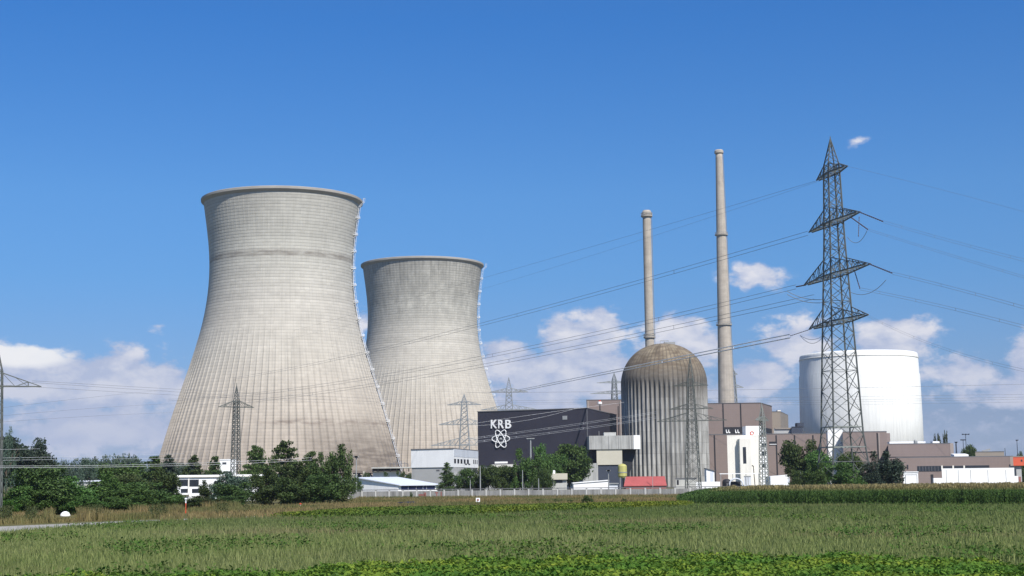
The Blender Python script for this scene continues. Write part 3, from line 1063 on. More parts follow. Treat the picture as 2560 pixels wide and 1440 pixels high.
# ------------------------------------------------------------------ white stair tower
Y3 = 500.0
t, wl, z = frontal('stair_tower', 'cream white stair tower with a tall slot window in front of the brown halls', 'building', 1819, 1901, 1090, Y3, 11, M['cream'], M['cream'], over=0.05)
xa, xb = P(1900.6, 1150, Y3).x, P(1919, 1150, Y3).x
zs_ = P(1910, 1090, Y3).z
MB().box(xb - (xb - xa) + .003, xb, Y3 + .9, Y3 + 11, 0, zs_ - 0.3).build('side_bay', M['white'], t)
ws = Wall((xa, Y3 + .9), (xb, Y3 + .9))
for (a, b) in ((1108, 1117), (1128, 1139), (1159, 1169)):
    ws.part(t, 'window', M['glass'], 1905, a, 1915, b, -0.1, 0.06)
zu = P(1880, 1065, Y3 + 2).z
MB().box(P(1864, 1080, Y3 + 2).x, P(1902, 1080, Y3 + 2).x, Y3 + 1.5, Y3 + 9, z + .29, zu).build('lift_housing', M['white'], t)
wu = Wall((P(1864, 1080, Y3 + 1.5).x, Y3 + 1.5), (P(1902, 1080, Y3 + 1.5).x, Y3 + 1.5))
# small red mark on the housing: a ring and an upright stroke
eu, ez = wu.hit(1880, 1083)
ex, ey = wu.pt(eu, 0.08)
MB().tube([(ex + .55 * math.cos(a), ey, ez + .55 * math.sin(a)) for a in np.linspace(0, 2 * PI, 16, endpoint=False)], 0.11, 5, closed=True).build('emblem', M['red_mark'], t)
wu.part(t, 'emblem', M['red_mark'], 1874.5, 1080, 1876, 1087, 0.01, 0.1)
# projecting fin that throws the slanting shadow, with the slot window
mb = MB()
wl.rect(mb, 1847.5, 1096, 1876, 1212, 0.003, 2.6)
mb.build('window_bay', M['cream'], t)
wl.part(t, 'window', M['glass'], 1854.5, 1118, 1862.5, 1159, 2.5, 2.66)
mb = MB()
wl.rect(mb, 1843.5, 1097, 1847.4, 1110, 0.003, 0.9)
mb.build('ledge', M['cream'], t)

# ------------------------------------------------------------------ T-shaped concrete building
Y4 = 505.0
t, wl, z = frontal('filter_building', 'top heavy concrete building with an overhanging upper box beside the dome', 'building', 1492, 1556, 1125, Y4, 12, M['beige'], M['beige'], z0=P(1520, 1162, Y4).z, over=0.01)
zlo, zhi = P(1530, 1123, Y4 - 0.4).z, P(1530, 1089, Y4 - 0.4).z
MB().box(P(1473, 1105, Y4 - 0.4).x, P(1600, 1105, Y4 - 0.4).x, Y4 - 0.4, Y4 + 15, zlo, zhi).build('upper_box', M['concrete'], t)
MB().box(P(1584, 1105, Y4 - 0.5).x, P(1600.5, 1105, Y4 - 0.5).x, Y4 - 0.52, Y4 + 2, zlo - .05, zhi + .05).build('corner_panel', M['white'], t)
wtop = Wall((P(1473, 1105, Y4 - 0.4).x, Y4 - 0.4), (P(1600, 1105, Y4 - 0.4).x, Y4 - 0.4))
for u in (1521, 1546, 1573, 1579):
    wtop.part(t, 'panel_joint', M['roof'], u - .5, 1090, u + .5, 1122, -0.1, 0.03)
MB().box(P(1510, 1084, Y4 + 1).x, P(1540, 1084, Y4 + 1).x, Y4 + 1, Y4 + 7, zhi + .003, P(1520, 1081, Y4 + 1).z).build('roof_housing', M['concrete_cl'], t)
zb_ = P(1520, 1162, Y4).z
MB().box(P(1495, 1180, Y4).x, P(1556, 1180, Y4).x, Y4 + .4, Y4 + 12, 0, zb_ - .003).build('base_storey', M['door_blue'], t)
MB().box(P(1492, 1180, Y4).x, P(1495, 1180, Y4).x, Y4 - .2, Y4 + 12, 0, zb_ - .003).build('pier', M['concrete_cl'], t)
MB().box(P(1457, 1180, Y4 - 5).x, P(1494, 1180, Y4 - 5).x, Y4 - 5, Y4 - 1, 0, P(1475, 1158, Y4 - 5).z).build('side_block', M['concrete'], t)
# dark wedges painting in the shade under the overhang
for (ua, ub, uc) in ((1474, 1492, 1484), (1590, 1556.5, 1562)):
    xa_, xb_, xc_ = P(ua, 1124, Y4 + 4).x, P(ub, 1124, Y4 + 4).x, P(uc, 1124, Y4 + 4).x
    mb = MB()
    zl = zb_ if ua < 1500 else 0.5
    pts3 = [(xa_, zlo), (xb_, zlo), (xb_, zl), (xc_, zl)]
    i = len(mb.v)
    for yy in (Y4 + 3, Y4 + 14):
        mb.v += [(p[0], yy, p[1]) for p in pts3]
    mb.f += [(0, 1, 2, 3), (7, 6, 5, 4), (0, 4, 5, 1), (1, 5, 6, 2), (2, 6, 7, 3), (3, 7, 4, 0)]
    mb.build('underside_shade', M['dark'], t)

# yellow tank
Y5 = 470.0
zt_, zl_ = P(1556, 1162, Y5).z, P(1556, 1191, Y5).z
X5 = P(1556, 1180, Y5).x
t = thing('storage_tank', 'yellow upright tank on thin legs in front of the dome', 'tank', (X5, Y5, 0))
r5 = 11.2 / F * Y5
MB().lathe([(r5 * .7, zl_ - .5), (r5, zl_ + .1), (r5, zt_ - .4), (r5 * .8, zt_), (r5 * .2, zt_ + .35)], 24, X5, Y5).build('vessel', M['yellow'], t, smooth=False)
MB().lathe([(r5 + .02, zl_ + 1.1), (r5 + .1, zl_ + 1.15), (r5 + .1, zl_ + 1.35), (r5 + .02, zl_ + 1.4)], 24, X5, Y5, cap=False).build('hoop', M['steel'], t)
for a in (45, 135, 225, 315):
    MB().bar((X5 + r5 * .8 * math.cos(rad(a)), Y5 + r5 * .8 * math.sin(rad(a)), 0), (X5 + r5 * .8 * math.cos(rad(a)), Y5 + r5 * .8 * math.sin(rad(a)), zl_ + .1), 0.2).build('leg', M['steel'], t)

# ------------------------------------------------------------------ office building (white over grey)
oc = P(1133.5, 1122.4, 450)
oz = oc.z
ol = Pz(1027.5, 1124.8, oz)
orr = Pz(1195.6, 1127.9, oz)
t = thing('office_building', 'two tone office block, white above and grey below, left of the black hall', 'building', (oc.x, oc.y, 0))
OA, OC_, OB = (ol.x, ol.y), (oc.x, oc.y), (orr.x, orr.y)
OD = (ol.x + orr.x - oc.x, ol.y + orr.y - oc.y)
WOf, WOr = Wall(OA, OC_), Wall(OC_, OB)
zm = WOf.hit(1080, 1168.5)[1]
body(t, [OA, OC_, OB, OD], zm, oz, M['white'], 'wall', M['roof'], over=0.18)
MB().prism(poly_ccw([WOf.pt(.1, -.25), WOf.pt(WOf.L - .1, -.25), WOr.pt(WOr.L - .1, -.25), OD]), 0, zm - .003).build('base_storey', M['grey'], t)
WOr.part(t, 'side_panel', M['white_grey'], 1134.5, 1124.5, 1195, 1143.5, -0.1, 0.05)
for k, u in enumerate((1137.5, 1145.5, 1153.5, 1161.5, 1169.5, 1184, 1188, 1192.5)):
    wd = 4.4 if k < 5 else 1.8
    f = WOr.part(t, 'window', M['glass'], u - wd / 2, 1147 + k * .45, u + wd / 2, 1158 + k * .3, -0.3, 0.055)
for u in (1165, 1173):
    WOr.part(t, 'window', M['glass'], u - 2.4, 1159, u + 2.2, 1162, -0.3, 0.055)
for (a, b, c, d) in ((1136, 1171, 1143, 1183), (1146, 1171, 1150, 1183), (1156, 1171, 1172, 1182), (1180, 1171, 1194, 1183)):
    WOr.part(t, 'window', M['glass'], a, b, c, d, -0.6, -0.2)
WOr.part(t, 'balcony_band', M['concrete_cl'], 1134.2, 1184, 1193, 1189, -0.3, 0.6)
WOf.part(t, 'vent', M['roof'], 1090, 1174, 1098, 1177.5, -0.4, -0.18)

# white shed with pale sloping roof
sc_ = P(995, 1213, 366)
sz = sc_.z
sb = P(1095, 1213, 372)
sl = P(896, 1194, 373)
slz = sl.z
t = thing('storage_shed', 'low white shed with pale sloping roof and blue window band behind the fence', 'shed', (sc_.x, sc_.y, 0))
SA, SC, SB = (sl.x, sl.y), (sc_.x, sc_.y), (sb.x, sb.y)
SD = (sl.x + sb.x - sc_.x, sl.y + sb.y - sc_.y)
MB().prism([SA, SC, SB, SD], 0, [slz - .15, sz - .15, sz - .15, slz - .15]).build('wall', M['white'], t)
mb = MB()
ex_ = 0.5
rA = (SA[0] - .4, SA[1] - .5)
rC = (SC[0] + .5, SC[1] - .6)
rB = (SB[0] + .9, SB[1] - .2)
rD = (SD[0] - .1, SD[1] + .4)
mb.prism([rA, rC, rB, rD], [slz - .12, sz - .14, sz - .14, slz - .12], [slz + .1, sz + .06, sz + .06, slz + .1])
mb.build('roof', M['roof_pale'], t)
WS = Wall(SC, SB)
WS.part(t, 'window', M['blue_glass'], 1003, 1213.5, 1087, 1225, -0.2, 0.06)
for u in (1020, 1040, 1057, 1066):
    WS.part(t, 'glazing_bar', M['white_grey'], u - .4, 1213.5, u + .4, 1225, 0.065, 0.14)

# small industrial building under the tower
t, wl, z = frontal('pump_house', 'white pump house with a strutted flat roof below the two cooling towers', 'building', 932, 1001, 1180, 620, 14, M['white'], M['concrete_cl'], over=0.3)
zr = P(970, 1168, 618).z
MB().box(P(929, 1168, 617).x, P(1027, 1168, 617).x, 616, 636, zr - .5, zr).build('roof_slab', M['concrete_cl'], t)
mb = MB()
for u in (932, 945, 960, 976, 992, 1008, 1022):
    mb.bar((P(u, 1180, 618).x, 618, z), (P(u, 1180, 618).x, 618, zr - .5), 0.4)
mb.build('roof_strut', M['roof'], t)
wl.part(t, 'window', M['dark'], 932, 1171, 1000, 1177.5, -3, -1)
mb = MB()
for u in (975, 985, 992, 1004, 1012, 1020):
    mb.bar((P(u, 1166, 622).x, 622, zr), (P(u, 1166, 622).x, 622, zr + 1.4 + (u % 3) * .7), 0.25)
mb.bar((P(975, 1165, 622).x, 622, zr + 1.4), (P(1020, 1165, 622).x, 622, zr + 1.4), 0.2)
mb.build('pipework', M['roof'], t)

# long white building among the trees on the left
YL = 290.0
t, wl, z = frontal('gate_building', 'long white building with dark windows among the left trees', 'building', 443, 656, 1190.5, YL, 12, M['white'], M['white'], over=0.2)
for (a, b, c, d) in ((447, 1199, 470, 1215), (474, 1199, 497, 1216), (536, 1202, 560, 1214), (452, 1222, 470, 1232), (480, 1222, 500, 1232), (600, 1199, 622, 1212)):
    f = wl.part(t, 'window', M['glass'], a, b, c, d, -0.3, 0.06)
wl.part(t, 'pillar', M['cream'], 470.5, 1197, 473.5, 1240, 0.065, 0.25)
wl.part(t, 'cornice', M['cream'], 443, 1190, 656, 1192.5, -0.1, 0.3)
wl.part(t, 'balcony', M['white'], 440, 1233, 474, 1237, -0.1, 1.2)
# white roof seen over the left bushes
t, wl, z = frontal('storage_shed', 'pale flat roofed shed showing between the far left bushes', 'shed', 145, 250, 1205, 260, 10, M['cream'], M['roof_pale'], over=0.4)
wl.part(t, 'door', M['grey'], 200, 1209, 215, 1222, -0.1, 0.06)
# white tank beside the thin pylon
t, wl, z = frontal('cabin', 'small white cabin below the cooling tower, between the pine trees', 'building', 549, 590, 1150, 480, 10, M['white'], M['white'], over=0.15)
wl.part(t, 'window', M['glass'], 556, 1156, 566, 1161, -0.1, 0.06)

# guard house
t, wl, z = frontal('guard_house', 'small guard house with a fascia board and a dark window, right of the trees', 'building', 1380, 1417, 1196, 400, 6, M['concrete_cl'], M['beige'], over=0.05)
zz0, zz1 = P(1398, 1197, 400).z, P(1398, 1183.5, 400).z
MB().box(P(1377, 1190, 399.4).x, P(1418.5, 1190, 399.4).x, 399.3, 406.6, zz0 - .2, zz1).build('fascia', M['beige'], t)
wl.part(t, 'window', M['glass'], 1386, 1200, 1406, 1207, -0.1, 0.07)
MB().lathe([(.45, zz1), (.45, zz1 + .75), (.2, zz1 + .85)], 12, P(1384, 1178, 400).x, 401).build('dish', M['white'], t)

# low white building behind the fence
lc = P(1520, 1202, 330)
t = thing('storage_shed', 'low white shed left of the red roofed shed behind the fence', 'shed', (lc.x, 330, 0))
xl, xr = P(1434, 1220, 330).x, P(1545, 1220, 330).x
xm = P(1522, 1220, 330).x
zl0, zl1 = P(1434, 1209, 330).z, P(1522, 1202, 330).z
MB().prism([(xl, 330), (xm, 330), (xm, 338), (xl, 338)], 0, [zl0, zl1, zl1, zl0]).build('wall', M['white'], t)
MB().prism([(xl - .2, 329.8), (xm + .1, 329.8), (xm + .1, 338.2), (xl - .2, 338.2)], [zl0 + .003, zl1 + .003, zl1 + .003, zl0 + .003], [zl0 + .2, zl1 + .2, zl1 + .2, zl0 + .2]).build('roof', M['white'], t)
MB().box(xm + .12, xr, 330.6, 337, 0, zl1 - .7).build('annex', M['white_grey'], t)
MB().box(xm + .1, xr + .2, 330.3, 337.2, zl1 - .697, zl1 - .5).build('annex_roof', M['steel'], t)

# red roofed shed
YR = 330.0
x0, x1 = P(1563, 1214, YR).x, P(1667, 1214, YR).x
za, zbb = P(1615, 1214, YR).z, P(1615, 1192.5, YR + 4).z
t = thing('red_roofed_shed', 'shed with a steep red roof and faded red boards behind the fence', 'shed', ((x0 + x1) / 2, YR, 0))
MB().box(x0 + .2, x1 - .1, YR + .3, YR + 7.5, 0, za).build('wall', M['red_wall'], t)
mb = MB()
k0 = [(x0 - .3, YR, za - .1), (x1, YR, za - .1), (x1, YR + 4, zbb), (x0 + .5, YR + 4, zbb), (x0 + .5, YR + 8, za - .1), (x1, YR + 8, za - .1)]
mb.v = [p for p in k0] + [(p[0], p[1], p[2] + .12) for p in k0]
mb.f = [(6, 7, 8, 9), (9, 8, 11, 10), (0, 3, 2, 1), (3, 4, 5, 2), (0, 1, 7, 6), (1, 2, 8, 7), (2, 5, 11, 8), (0, 6, 9, 3), (3, 9, 10, 4), (4, 10, 11, 5)]
mb.build('roof', M['red_roof'], t)
MB().bar((P(1632, 1200, YR - 1).x, YR - .6, 0), (P(1632, 1200, YR - 1).x, YR - .6, zbb + 1.6), 0.1).build('pole', M['steel'], t)

# small huts right of the dome foot
t, wl, z = frontal('service_hut', 'flat grey topped hut at the foot of the dome', 'hut', 1689, 1741, 1197, 430, 6, M['concrete_cl'], M['roof'], over=0.25)
wl.part(t, 'door', M['dark'], 1692, 1200, 1697, 1212, -0.1, 0.06)
px0, px1 = P(1763, 1200, 420).x, P(1793, 1200, 420).x
zq0, zq1 = P(1763, 1172, 420).z, P(1785, 1178, 420).z
t = thing('service_hut', 'narrow white hut with sloping roof right of the dome', 'hut', (px0, 420, 0))
xq = P(1786, 1190, 420).x
MB().prism([(P(1766, 1190, 420).x, 420), (xq, 420), (xq, 424), (P(1766, 1190, 420).x, 424)], 0, [zq0, zq1, zq1, zq0]).build('wall', M['white'], t)
MB().prism([(P(1765, 1190, 420).x, 419.7), (xq + .2, 419.7), (xq + .2, 424.2), (P(1765, 1190, 420).x, 424.2)], [zq0, zq1, zq1, zq0], [zq0 + .2, zq1 + .2, zq1 + .2, zq0 + .2]).build('roof', M['roof'], t)
Wall((P(1766, 1190, 420).x, 420), (xq, 420)).part(t, 'door', M['roof_pale'], 1776, 1180, 1784, 1207, -.05, .05)
t, wl, z = frontal('low_wall', 'low white ramp wall between the dome and the stair tower', 'wall', 1740, 1800, 1207, 410, 1.0, M['white'], M['white'], over=0.02)
t, wl, z = frontal('tank_container', 'grey blue cylindrical container at the foot of the stair tower', 'tank', 1860, 1877, 1192, 440, 4, M['white_grey'], M['steel'], over=0.1)
wl.part(t, 'rib', M['steel'], 1864, 1193, 1865, 1212, -.05, .1)
wl.part(t, 'rib', M['steel'], 1870, 1193, 1871, 1212, -.05, .1)
px0 = P(1840, 1205, 415).x
t = thing('pipe_arch', 'round arched dark pipe inlet in front of the stair tower', 'pipe', (px0, 415, 0))
pts = [(px0 - 1.8, 415, 0.0)] + [(px0 + 1.8 * math.cos(a) * 1.0, 415, 1.6 + 1.5 * math.sin(a)) for a in np.linspace(PI, 0, 10)] + [(px0 + 1.8, 415, 0)]
MB().tube(pts, 0.22, 8).build('arch', M['white_grey'], t)
MB().box(px0 - 1.4, px0 + 1.4, 416, 418, 0, 2.3).build('inlet', M['dark'], t)
t = thing('equipment_cabinet', 'dark rounded cabinet left of the pipe arch', 'cabinet', (P(1818, 1200, 420).x, 420, 0))
px0 = P(1817, 1200, 420).x
MB().lathe([(1.3, 0), (1.3, 2.2), (1.1, 2.7), (.5, 3.0)], 16, px0, 420).build('body', M['dark'], t)
MB().box(px0 - .3, px0 + .3, 418.5, 419, .3, 1.8).build('door', M['roof'], t)
t = thing('pipe_rack', 'thin white pipe bridge crossing in front of the stair tower', 'pipe rack', (P(1800, 1184, 425).x, 425, 0))
z = P(1850, 1184, 425).z
MB().bar((P(1799, 1184, 425).x, 425, z), (P(1899, 1184, 425).x, 425, z), 0.22).build('pipe', M['white'], t)
for u in (1802, 1832, 1865, 1897):
    MB().bar((P(u, 1195, 425).x, 425, 0), (P(u, 1195, 425).x, 425, z), 0.16).build('post', M['steel'], t)
px, pz = P(1885, 1178, 430).x, P(1885, 1166, 430).z
t = thing('leaning_post', 'short dark leaning post in front of the stair tower wall', 'post', (px, 430, 0))
MB().bar((px + .2, 430, 0), (px - .15, 430, pz), 0.2).build('shaft', M['dark'], t)
MB().bar((px - .15, 430, pz), (px - .5, 430, pz + .3), 0.3).build('lamp_head', M['dark'], t)
# white sloped tent
px0, px1 = P(1926, 1200, 400).x, P(1979, 1200, 400).x
zq0, zq1 = P(1926, 1191, 400).z, P(1975, 1186.5, 400).z
t = thing('white_tent', 'white storage tent with slanting roof left of the pylon bushes', 'tent', (px0, 400, 0))
MB().prism([(px0, 400), (px1 - 1, 400), (px1, 403), (px1, 408), (px0, 408)], 0, [zq0, zq1, zq1 - .3, zq1 - .3, zq0]).build('canvas', M['white'], t)
Wall((px0, 400), (px1 - 1, 400)).part(t, 'door_flap', M['white_grey'], 1970, 1196, 1974, 1212, -.05, .05)


# ================================================================== pylons
def proj(p):
    d = Vector(p) - CAM
    q = d.dot(_f)
    return 1280 + F * d.dot(_r) / q, 720 - F * d.dot(_u) / q


def pylon(label, X, Y, H, yaw, widths, arms, mat, leg, brace, group, feet=True, panels=None, ztop=None, insul=None, cat='pylon'):
    """widths: (z, side) upwards to the foot of the peak; arms: (z, half length, rise)"""
    t = thing('pylon', label, cat, (X, Y, 0), group)
    ca, sa = math.cos(yaw), math.sin(yaw)
    wz = [a for a, b in widths]
    ww = [b for a, b in widths]

    def L(x, y, z):
        return Vector((X + x * ca - y * sa, Y + x * sa + y * ca, z))

    def wd(z):
        return float(np.interp(z, wz, ww))
    zt = wz[-1]
    sg = [(-1, -1), (1, -1), (1, 1), (-1, 1)]
    # panel heights proportional to width
    zs = [0.0]
    while zs[-1] < zt - 0.6 * wd(zs[-1]):
        zs.append(min(zt, zs[-1] + max(wd(zs[-1]) * 0.72, brace * 6)))
    if zt - zs[-1] > 0.1:
        zs.append(zt)
    for sx, sy in sg:
        pts = [L(sx * wd(z) / 2, sy * wd(z) / 2, z) for z in wz]
        mb = MB()
        for a, b in zip(pts, pts[1:]):
            mb.bar(a, b, leg)
        mb.build('leg', mat, t)
        if feet:
            p = pts[0]
            MB().box(p.x - leg * 2.2, p.x + leg * 2.2, p.y - leg * 2.2, p.y + leg * 2.2, 0, 0.35).build('footing', M['concrete'], t)
    mb = MB()
    for i, (z0, z1) in enumerate(zip(zs, zs[1:])):
        for k in range(4):
            a, b = sg[k], sg[(k + 1) % 4]
            p0 = L(a[0] * wd(z0) / 2, a[1] * wd(z0) / 2, z0)
            p1 = L(b[0] * wd(z1) / 2, b[1] * wd(z1) / 2, z1)
            q0 = L(b[0] * wd(z0) / 2, b[1] * wd(z0) / 2, z0)
            q1 = L(a[0] * wd(z1) / 2, a[1] * wd(z1) / 2, z1)
            mb.bar(p0, p1, brace)
            mb.bar(q0, q1, brace)
            if i % 4 == 0:
                mb.bar(q1, p1, brace)
    mb.build('lattice', mat, t)
    # peak
    mb = MB()
    tip = L(0, 0, H)
    wt = ww[-1]
    for k, (sx, sy) in enumerate(sg):
        mb.bar(L(sx * wt / 2, sy * wt / 2, zt), tip, leg * .7)
    nlv = 5
    for i in range(nlv):
        f0, f1 = i / nlv, (i + 1) / nlv
        for k in range(4):
            a, b = sg[k], sg[(k + 1) % 4]
            mb.bar(L(a[0] * wt / 2 * (1 - f0), a[1] * wt / 2 * (1 - f0), zt + (H - zt) * f0),
                   L(b[0] * wt / 2 * (1 - f1), b[1] * wt / 2 * (1 - f1), zt + (H - zt) * f1), brace * .8)
    mb.bar(tip, tip + Vector((0, 0, .5)), leg * .6)
    mb.build('peak', mat, t)
    tips = []
    for (z, half, rise) in arms:
        mb = MB()
        w0 = wd(z)
        for s in (-1, 1):
            e = L(s * half, 0, z)
            ew = 0.12 * w0
            bot = []
            for q in (-1, 1):
                a = L(s * w0 / 2, q * w0 / 2, z)
                b = L(s * half, q * ew, z)
                mb.bar(a, b, leg * .8)
                c = L(s * wd(z + rise) / 2, q * wd(z + rise) / 2, z + rise)
                mb.bar(c, b, leg * .6)
                n = max(3, int((half - w0 / 2) / max(1.3, w0 * .45)))
                bot.append([a.lerp(b, i / n) for i in range(n + 1)])
                tp = [c.lerp(b, i / n) for i in range(n + 1)]
                for i in range(n):
                    mb.bar(bot[-1][i], tp[i + 1] if i % 2 else tp[i], brace * .8)
                    mb.bar(bot[-1][i + 1], tp[i], brace * .8)
            for i in range(len(bot[0]) - 1):
                mb.bar(bot[i % 2][i], bot[1 - i % 2][i + 1], brace * .8)
                mb.bar(bot[0][i], bot[1][i], brace * .8)
            tips.append(e)
        # chords across the body
        for q in (-1, 1):
            mb.bar(L(-w0 / 2, q * w0 / 2, z), L(w0 / 2, q * w0 / 2, z), leg * .8)
        mb.bar(L(-w0 / 2, -w0 / 2, z), L(w0 / 2, w0 / 2, z), brace)
        mb.bar(L(-w0 / 2, w0 / 2, z), L(w0 / 2, -w0 / 2, z), brace)
        mb.build('crossarm', mat, t)
    return t, L, tips, wd


PY = 300.0
PX = foot(2111, PY)
zv = lambda v, u=2095: P(u, v, PY).z
kk = 0.1233
widths = [(0, 8.8), (zv(1185), 7.9), (zv(1085), 6.3), (zv(900), 5.2), (zv(800), 4.5), (zv(600), 3.15), (zv(430), 2.45), (zv(408), 2.2)]
YAW = rad(-79)
main, ML, mtips, mwd = pylon('large dark lattice pylon with four crossarms standing in front of the white cylinder', PX, PY, zv(347, 2080), YAW, widths,
                             [(zv(805), 13.6, 2.9), (zv(687), 15.8, 3.3), (zv(556), 12.3, 2.8), (zv(433), 7.3, 1.9)],
                             M['pylon'], 0.27, 0.105, 'power pylons')
# waist ring, splayed foot braces
for zz in (zv(1068), zv(1118)):
    mb = MB()
    h = mwd(zz) / 2
    for a, b in (((-1, -1), (1, -1)), ((1, -1), (1, 1)), ((1, 1), (-1, 1)), ((-1, 1), (-1, -1))):
        mb.bar(ML(a[0] * h, a[1] * h, zz), ML(b[0] * h, b[1] * h, zz), .22)
    mb.build('waist_ring', M['pylon_grey'], main)


def insulator(parent, a, b, r=0.16, nd=12):
    a, b = Vector(a), Vector(b)
    mb = MB()
    d = b - a
    pts, rr = [], []
    for i in range(nd * 2 + 1):
        pts.append(a + d * (i / (nd * 2)))
        rr.append(r if i % 2 else r * .35)
    mb.tube(pts, rr, 7)
    return mb.build('insulator', M['insul'], parent)


def curve_pts(A, B, sag, n):
    return [A.lerp(B, i / n) - Vector((0, 0, sag * 4 * (i / n) * (1 - i / n))) for i in range(n + 1)]


def fit_sag(A, B, um, vm):
    lo, hi = 0.0, 1.0
    s0 = proj(A)[0] > proj(B)[0]
    for _ in range(40):
        t = (lo + hi) / 2
        if (proj(A.lerp(B, t))[0] > um) == s0:
            lo = t
        else:
            hi = t
    p = A.lerp(B, t)
    d = p.y
    u, v = proj(p)
    # metres per pixel downwards at that distance
    return (vm - v) / F * d / (4 * t * (1 - t))


def conductor(label, A, B, mid, r=0.05, twin=0.4, mat='wire', group='conductors between the pylons', n=28):
    r *= 0.52
    A, B = Vector(A), Vector(B)
    s = fit_sag(A, B, *mid) if mid else 0.5
    o = thing('power_line', label, 'power line', tuple(A), group)
    off = [0] if not twin else [-twin / 2, twin / 2]
    for q in off:
        pts = [p + Vector((0, 0, q)) for p in curve_pts(A, B, s, n)]
        MB().tube(pts, r, 5).build('conductor', M[mat], o)
    if twin:
        mb = MB()
        cp = curve_pts(A, B, s, n)
        for i in range(3, n, 5):
            mb.bar(cp[i] - Vector((0, 0, twin / 2)), cp[i] + Vector((0, 0, twin / 2)), r * 2)
        mb.build('spacer', M[mat], o)
    return o


# strings and lines leaving the large pylon. mtips order: arm4 -,+, arm3 -,+, arm2 -,+, arm1 -,+
(a4l, a4r, a3l, a3r, a2l, a2r, a1l, a1r) = mtips
YFAR = 820.0
# left going lines run back past the cooling towers
e3 = P(1990, 717, 322)
insulator(main, a3l, e3)
conductor('twin conductors from the longest crossarm crossing both cooling towers, middle pair', e3, P(420, 1000, YFAR - 60), (1208, 893), 0.085, 0.9)
e2 = P(2020, 583, 318)
conductor('twin conductors from the third crossarm up crossing the far cooling tower', e2, P(560, 950, YFAR - 20), (1208, 810), 0.085, 0.9, 'wire')
conductor('twin conductors crossing both cooling towers, lowest pair', P(2035, 742, 305), P(500, 1014, YFAR - 60), (1208, 914), 0.085, 0.9)
conductor('single wire from the top crossarm passing behind both chimney shafts', a1l, P(720, 830, YFAR - 20), (1208, 695), 0.055, 0)
conductor('second thin wire just below the top crossarm wire', P(2050, 452, 312), P(700, 850, YFAR - 20), (1208, 722), 0.04, 0)
e4 = P(1975, 840, 318)
insulator(main, a4l, e4, 0.10)
conductor('bright twin conductors sweeping across the reactor dome', e4, P(1290, 978, 700), (1700, 895), 0.26, 0.75, 'wire_sunlit')
# right going lines come towards the camera
r2 = P(2208, 554, 270)
insulator(main, a2r, r2)
conductor('twin conductors leaving the second crossarm to the right edge, upper pair', r2, P(2760, 700, 205), (2450, 622), 0.035, 0.4)
r2b = P(2170, 574, 290)
insulator(main, ML(6, 1.2, mtips[4].z), r2b)
conductor('twin conductors leaving the second crossarm to the right edge, lower pair', r2b, P(2760, 750, 215), (2450, 660), 0.035, 0.35)
r3 = P(2231, 683, 266)
insulator(main, a3r, r3)
conductor('twin conductors leaving the longest crossarm tip to the right edge', r3, P(2760, 828, 200), (2450, 738), 0.045, 0.42)
r3b = P(2150, 722, 288)
insulator(main, ML(6.5, 1.2, mtips[2].z), r3b, 0.13)
conductor('twin conductors leaving below the longest crossarm to the right edge', r3b, P(2760, 872, 215), (2400, 776), 0.045, 0.45)
conductor('thin wire from the top crossarm falling to the right edge', a1r, P(2760, 585, 190), (2400, 486), 0.03, 0)
conductor('thin wires from the lowest crossarm passing over the white cylinder', a4r, P(2760, 960, 180), (2400, 885), 0.03, 0.35)
# jumper loops under the arms
for j0, j1, sg_, r_ in ((P(1968, 728, 306), P(2060, 748, 301), .7, .06), (P(1968, 736, 306), P(2060, 756, 301), .7, .06),
                        (P(2118, 592, 296), P(2168, 576, 284), 1.8, .05), (P(2122, 728, 296), P(2215, 700, 280), 1.6, .05),
                        (P(2000, 838, 312), P(2062, 836, 302), 1.0, .045), (P(2000, 838, 312), P(2062, 836, 302), 1.8, .045)):
    MB().tube(curve_pts(j0, j1, sg_, 9), r_, 5).build('jumper_loop', M['wire'], main)
insulator(main, P(2148, 541, 288), P(2146, 592, 288), 0.10, 8)


def simple_pylon(label, u, vfoot_ignored, vtop, D, arms_px, wpx_b, wpx_t, varm_top, yaw, mat, leg, brace, vis_w=None):
    X = foot(u, D)
    z = lambda v: P(u, v, D).z
    m = D / F
    H = z(vtop)
    arms = [(z(v), hp * m / max(.25, math.cos(yaw)), rise * m) for (v, hp, rise) in arms_px]
    zt = z(varm_top)
    fx = math.cos(yaw) + abs(math.sin(yaw))
    return pylon(label, X, D, H, yaw, [(0, wpx_b * m / fx), (zt * .6, (wpx_b * .45 + wpx_t * .55) * m / fx), (zt, wpx_t * m / fx)], arms, M[mat], leg, brace, 'power pylons')


simple_pylon('lattice pylon cut by the left edge of the frame, arm reaching right', -20, 0, 868, 165, [(966, 104, 34)], 50, 30, 926, rad(14), 'pylon', 0.13, 0.055)
simple_pylon('slim one armed pylon standing before the left cooling tower', 588, 0, 963, 330, [(1018, 38, 16)], 28, 16, 1001, rad(38), 'pylon', 0.16, 0.08)
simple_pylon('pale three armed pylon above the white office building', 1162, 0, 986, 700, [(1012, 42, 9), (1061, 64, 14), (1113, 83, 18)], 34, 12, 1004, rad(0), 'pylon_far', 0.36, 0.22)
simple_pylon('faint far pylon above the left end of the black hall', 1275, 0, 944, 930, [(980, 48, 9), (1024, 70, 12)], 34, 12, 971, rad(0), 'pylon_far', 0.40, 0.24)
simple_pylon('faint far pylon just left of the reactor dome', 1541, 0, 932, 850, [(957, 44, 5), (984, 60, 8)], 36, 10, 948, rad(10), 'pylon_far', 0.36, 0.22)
simple_pylon('three armed lattice pylon standing in front of the reactor dome', 1734, 0, 892, 300, [(964, 42, 10), (1022, 52, 12), (1052, 84, 20)], 44, 15, 945, rad(-16), 'pylon', 0.15, 0.065)
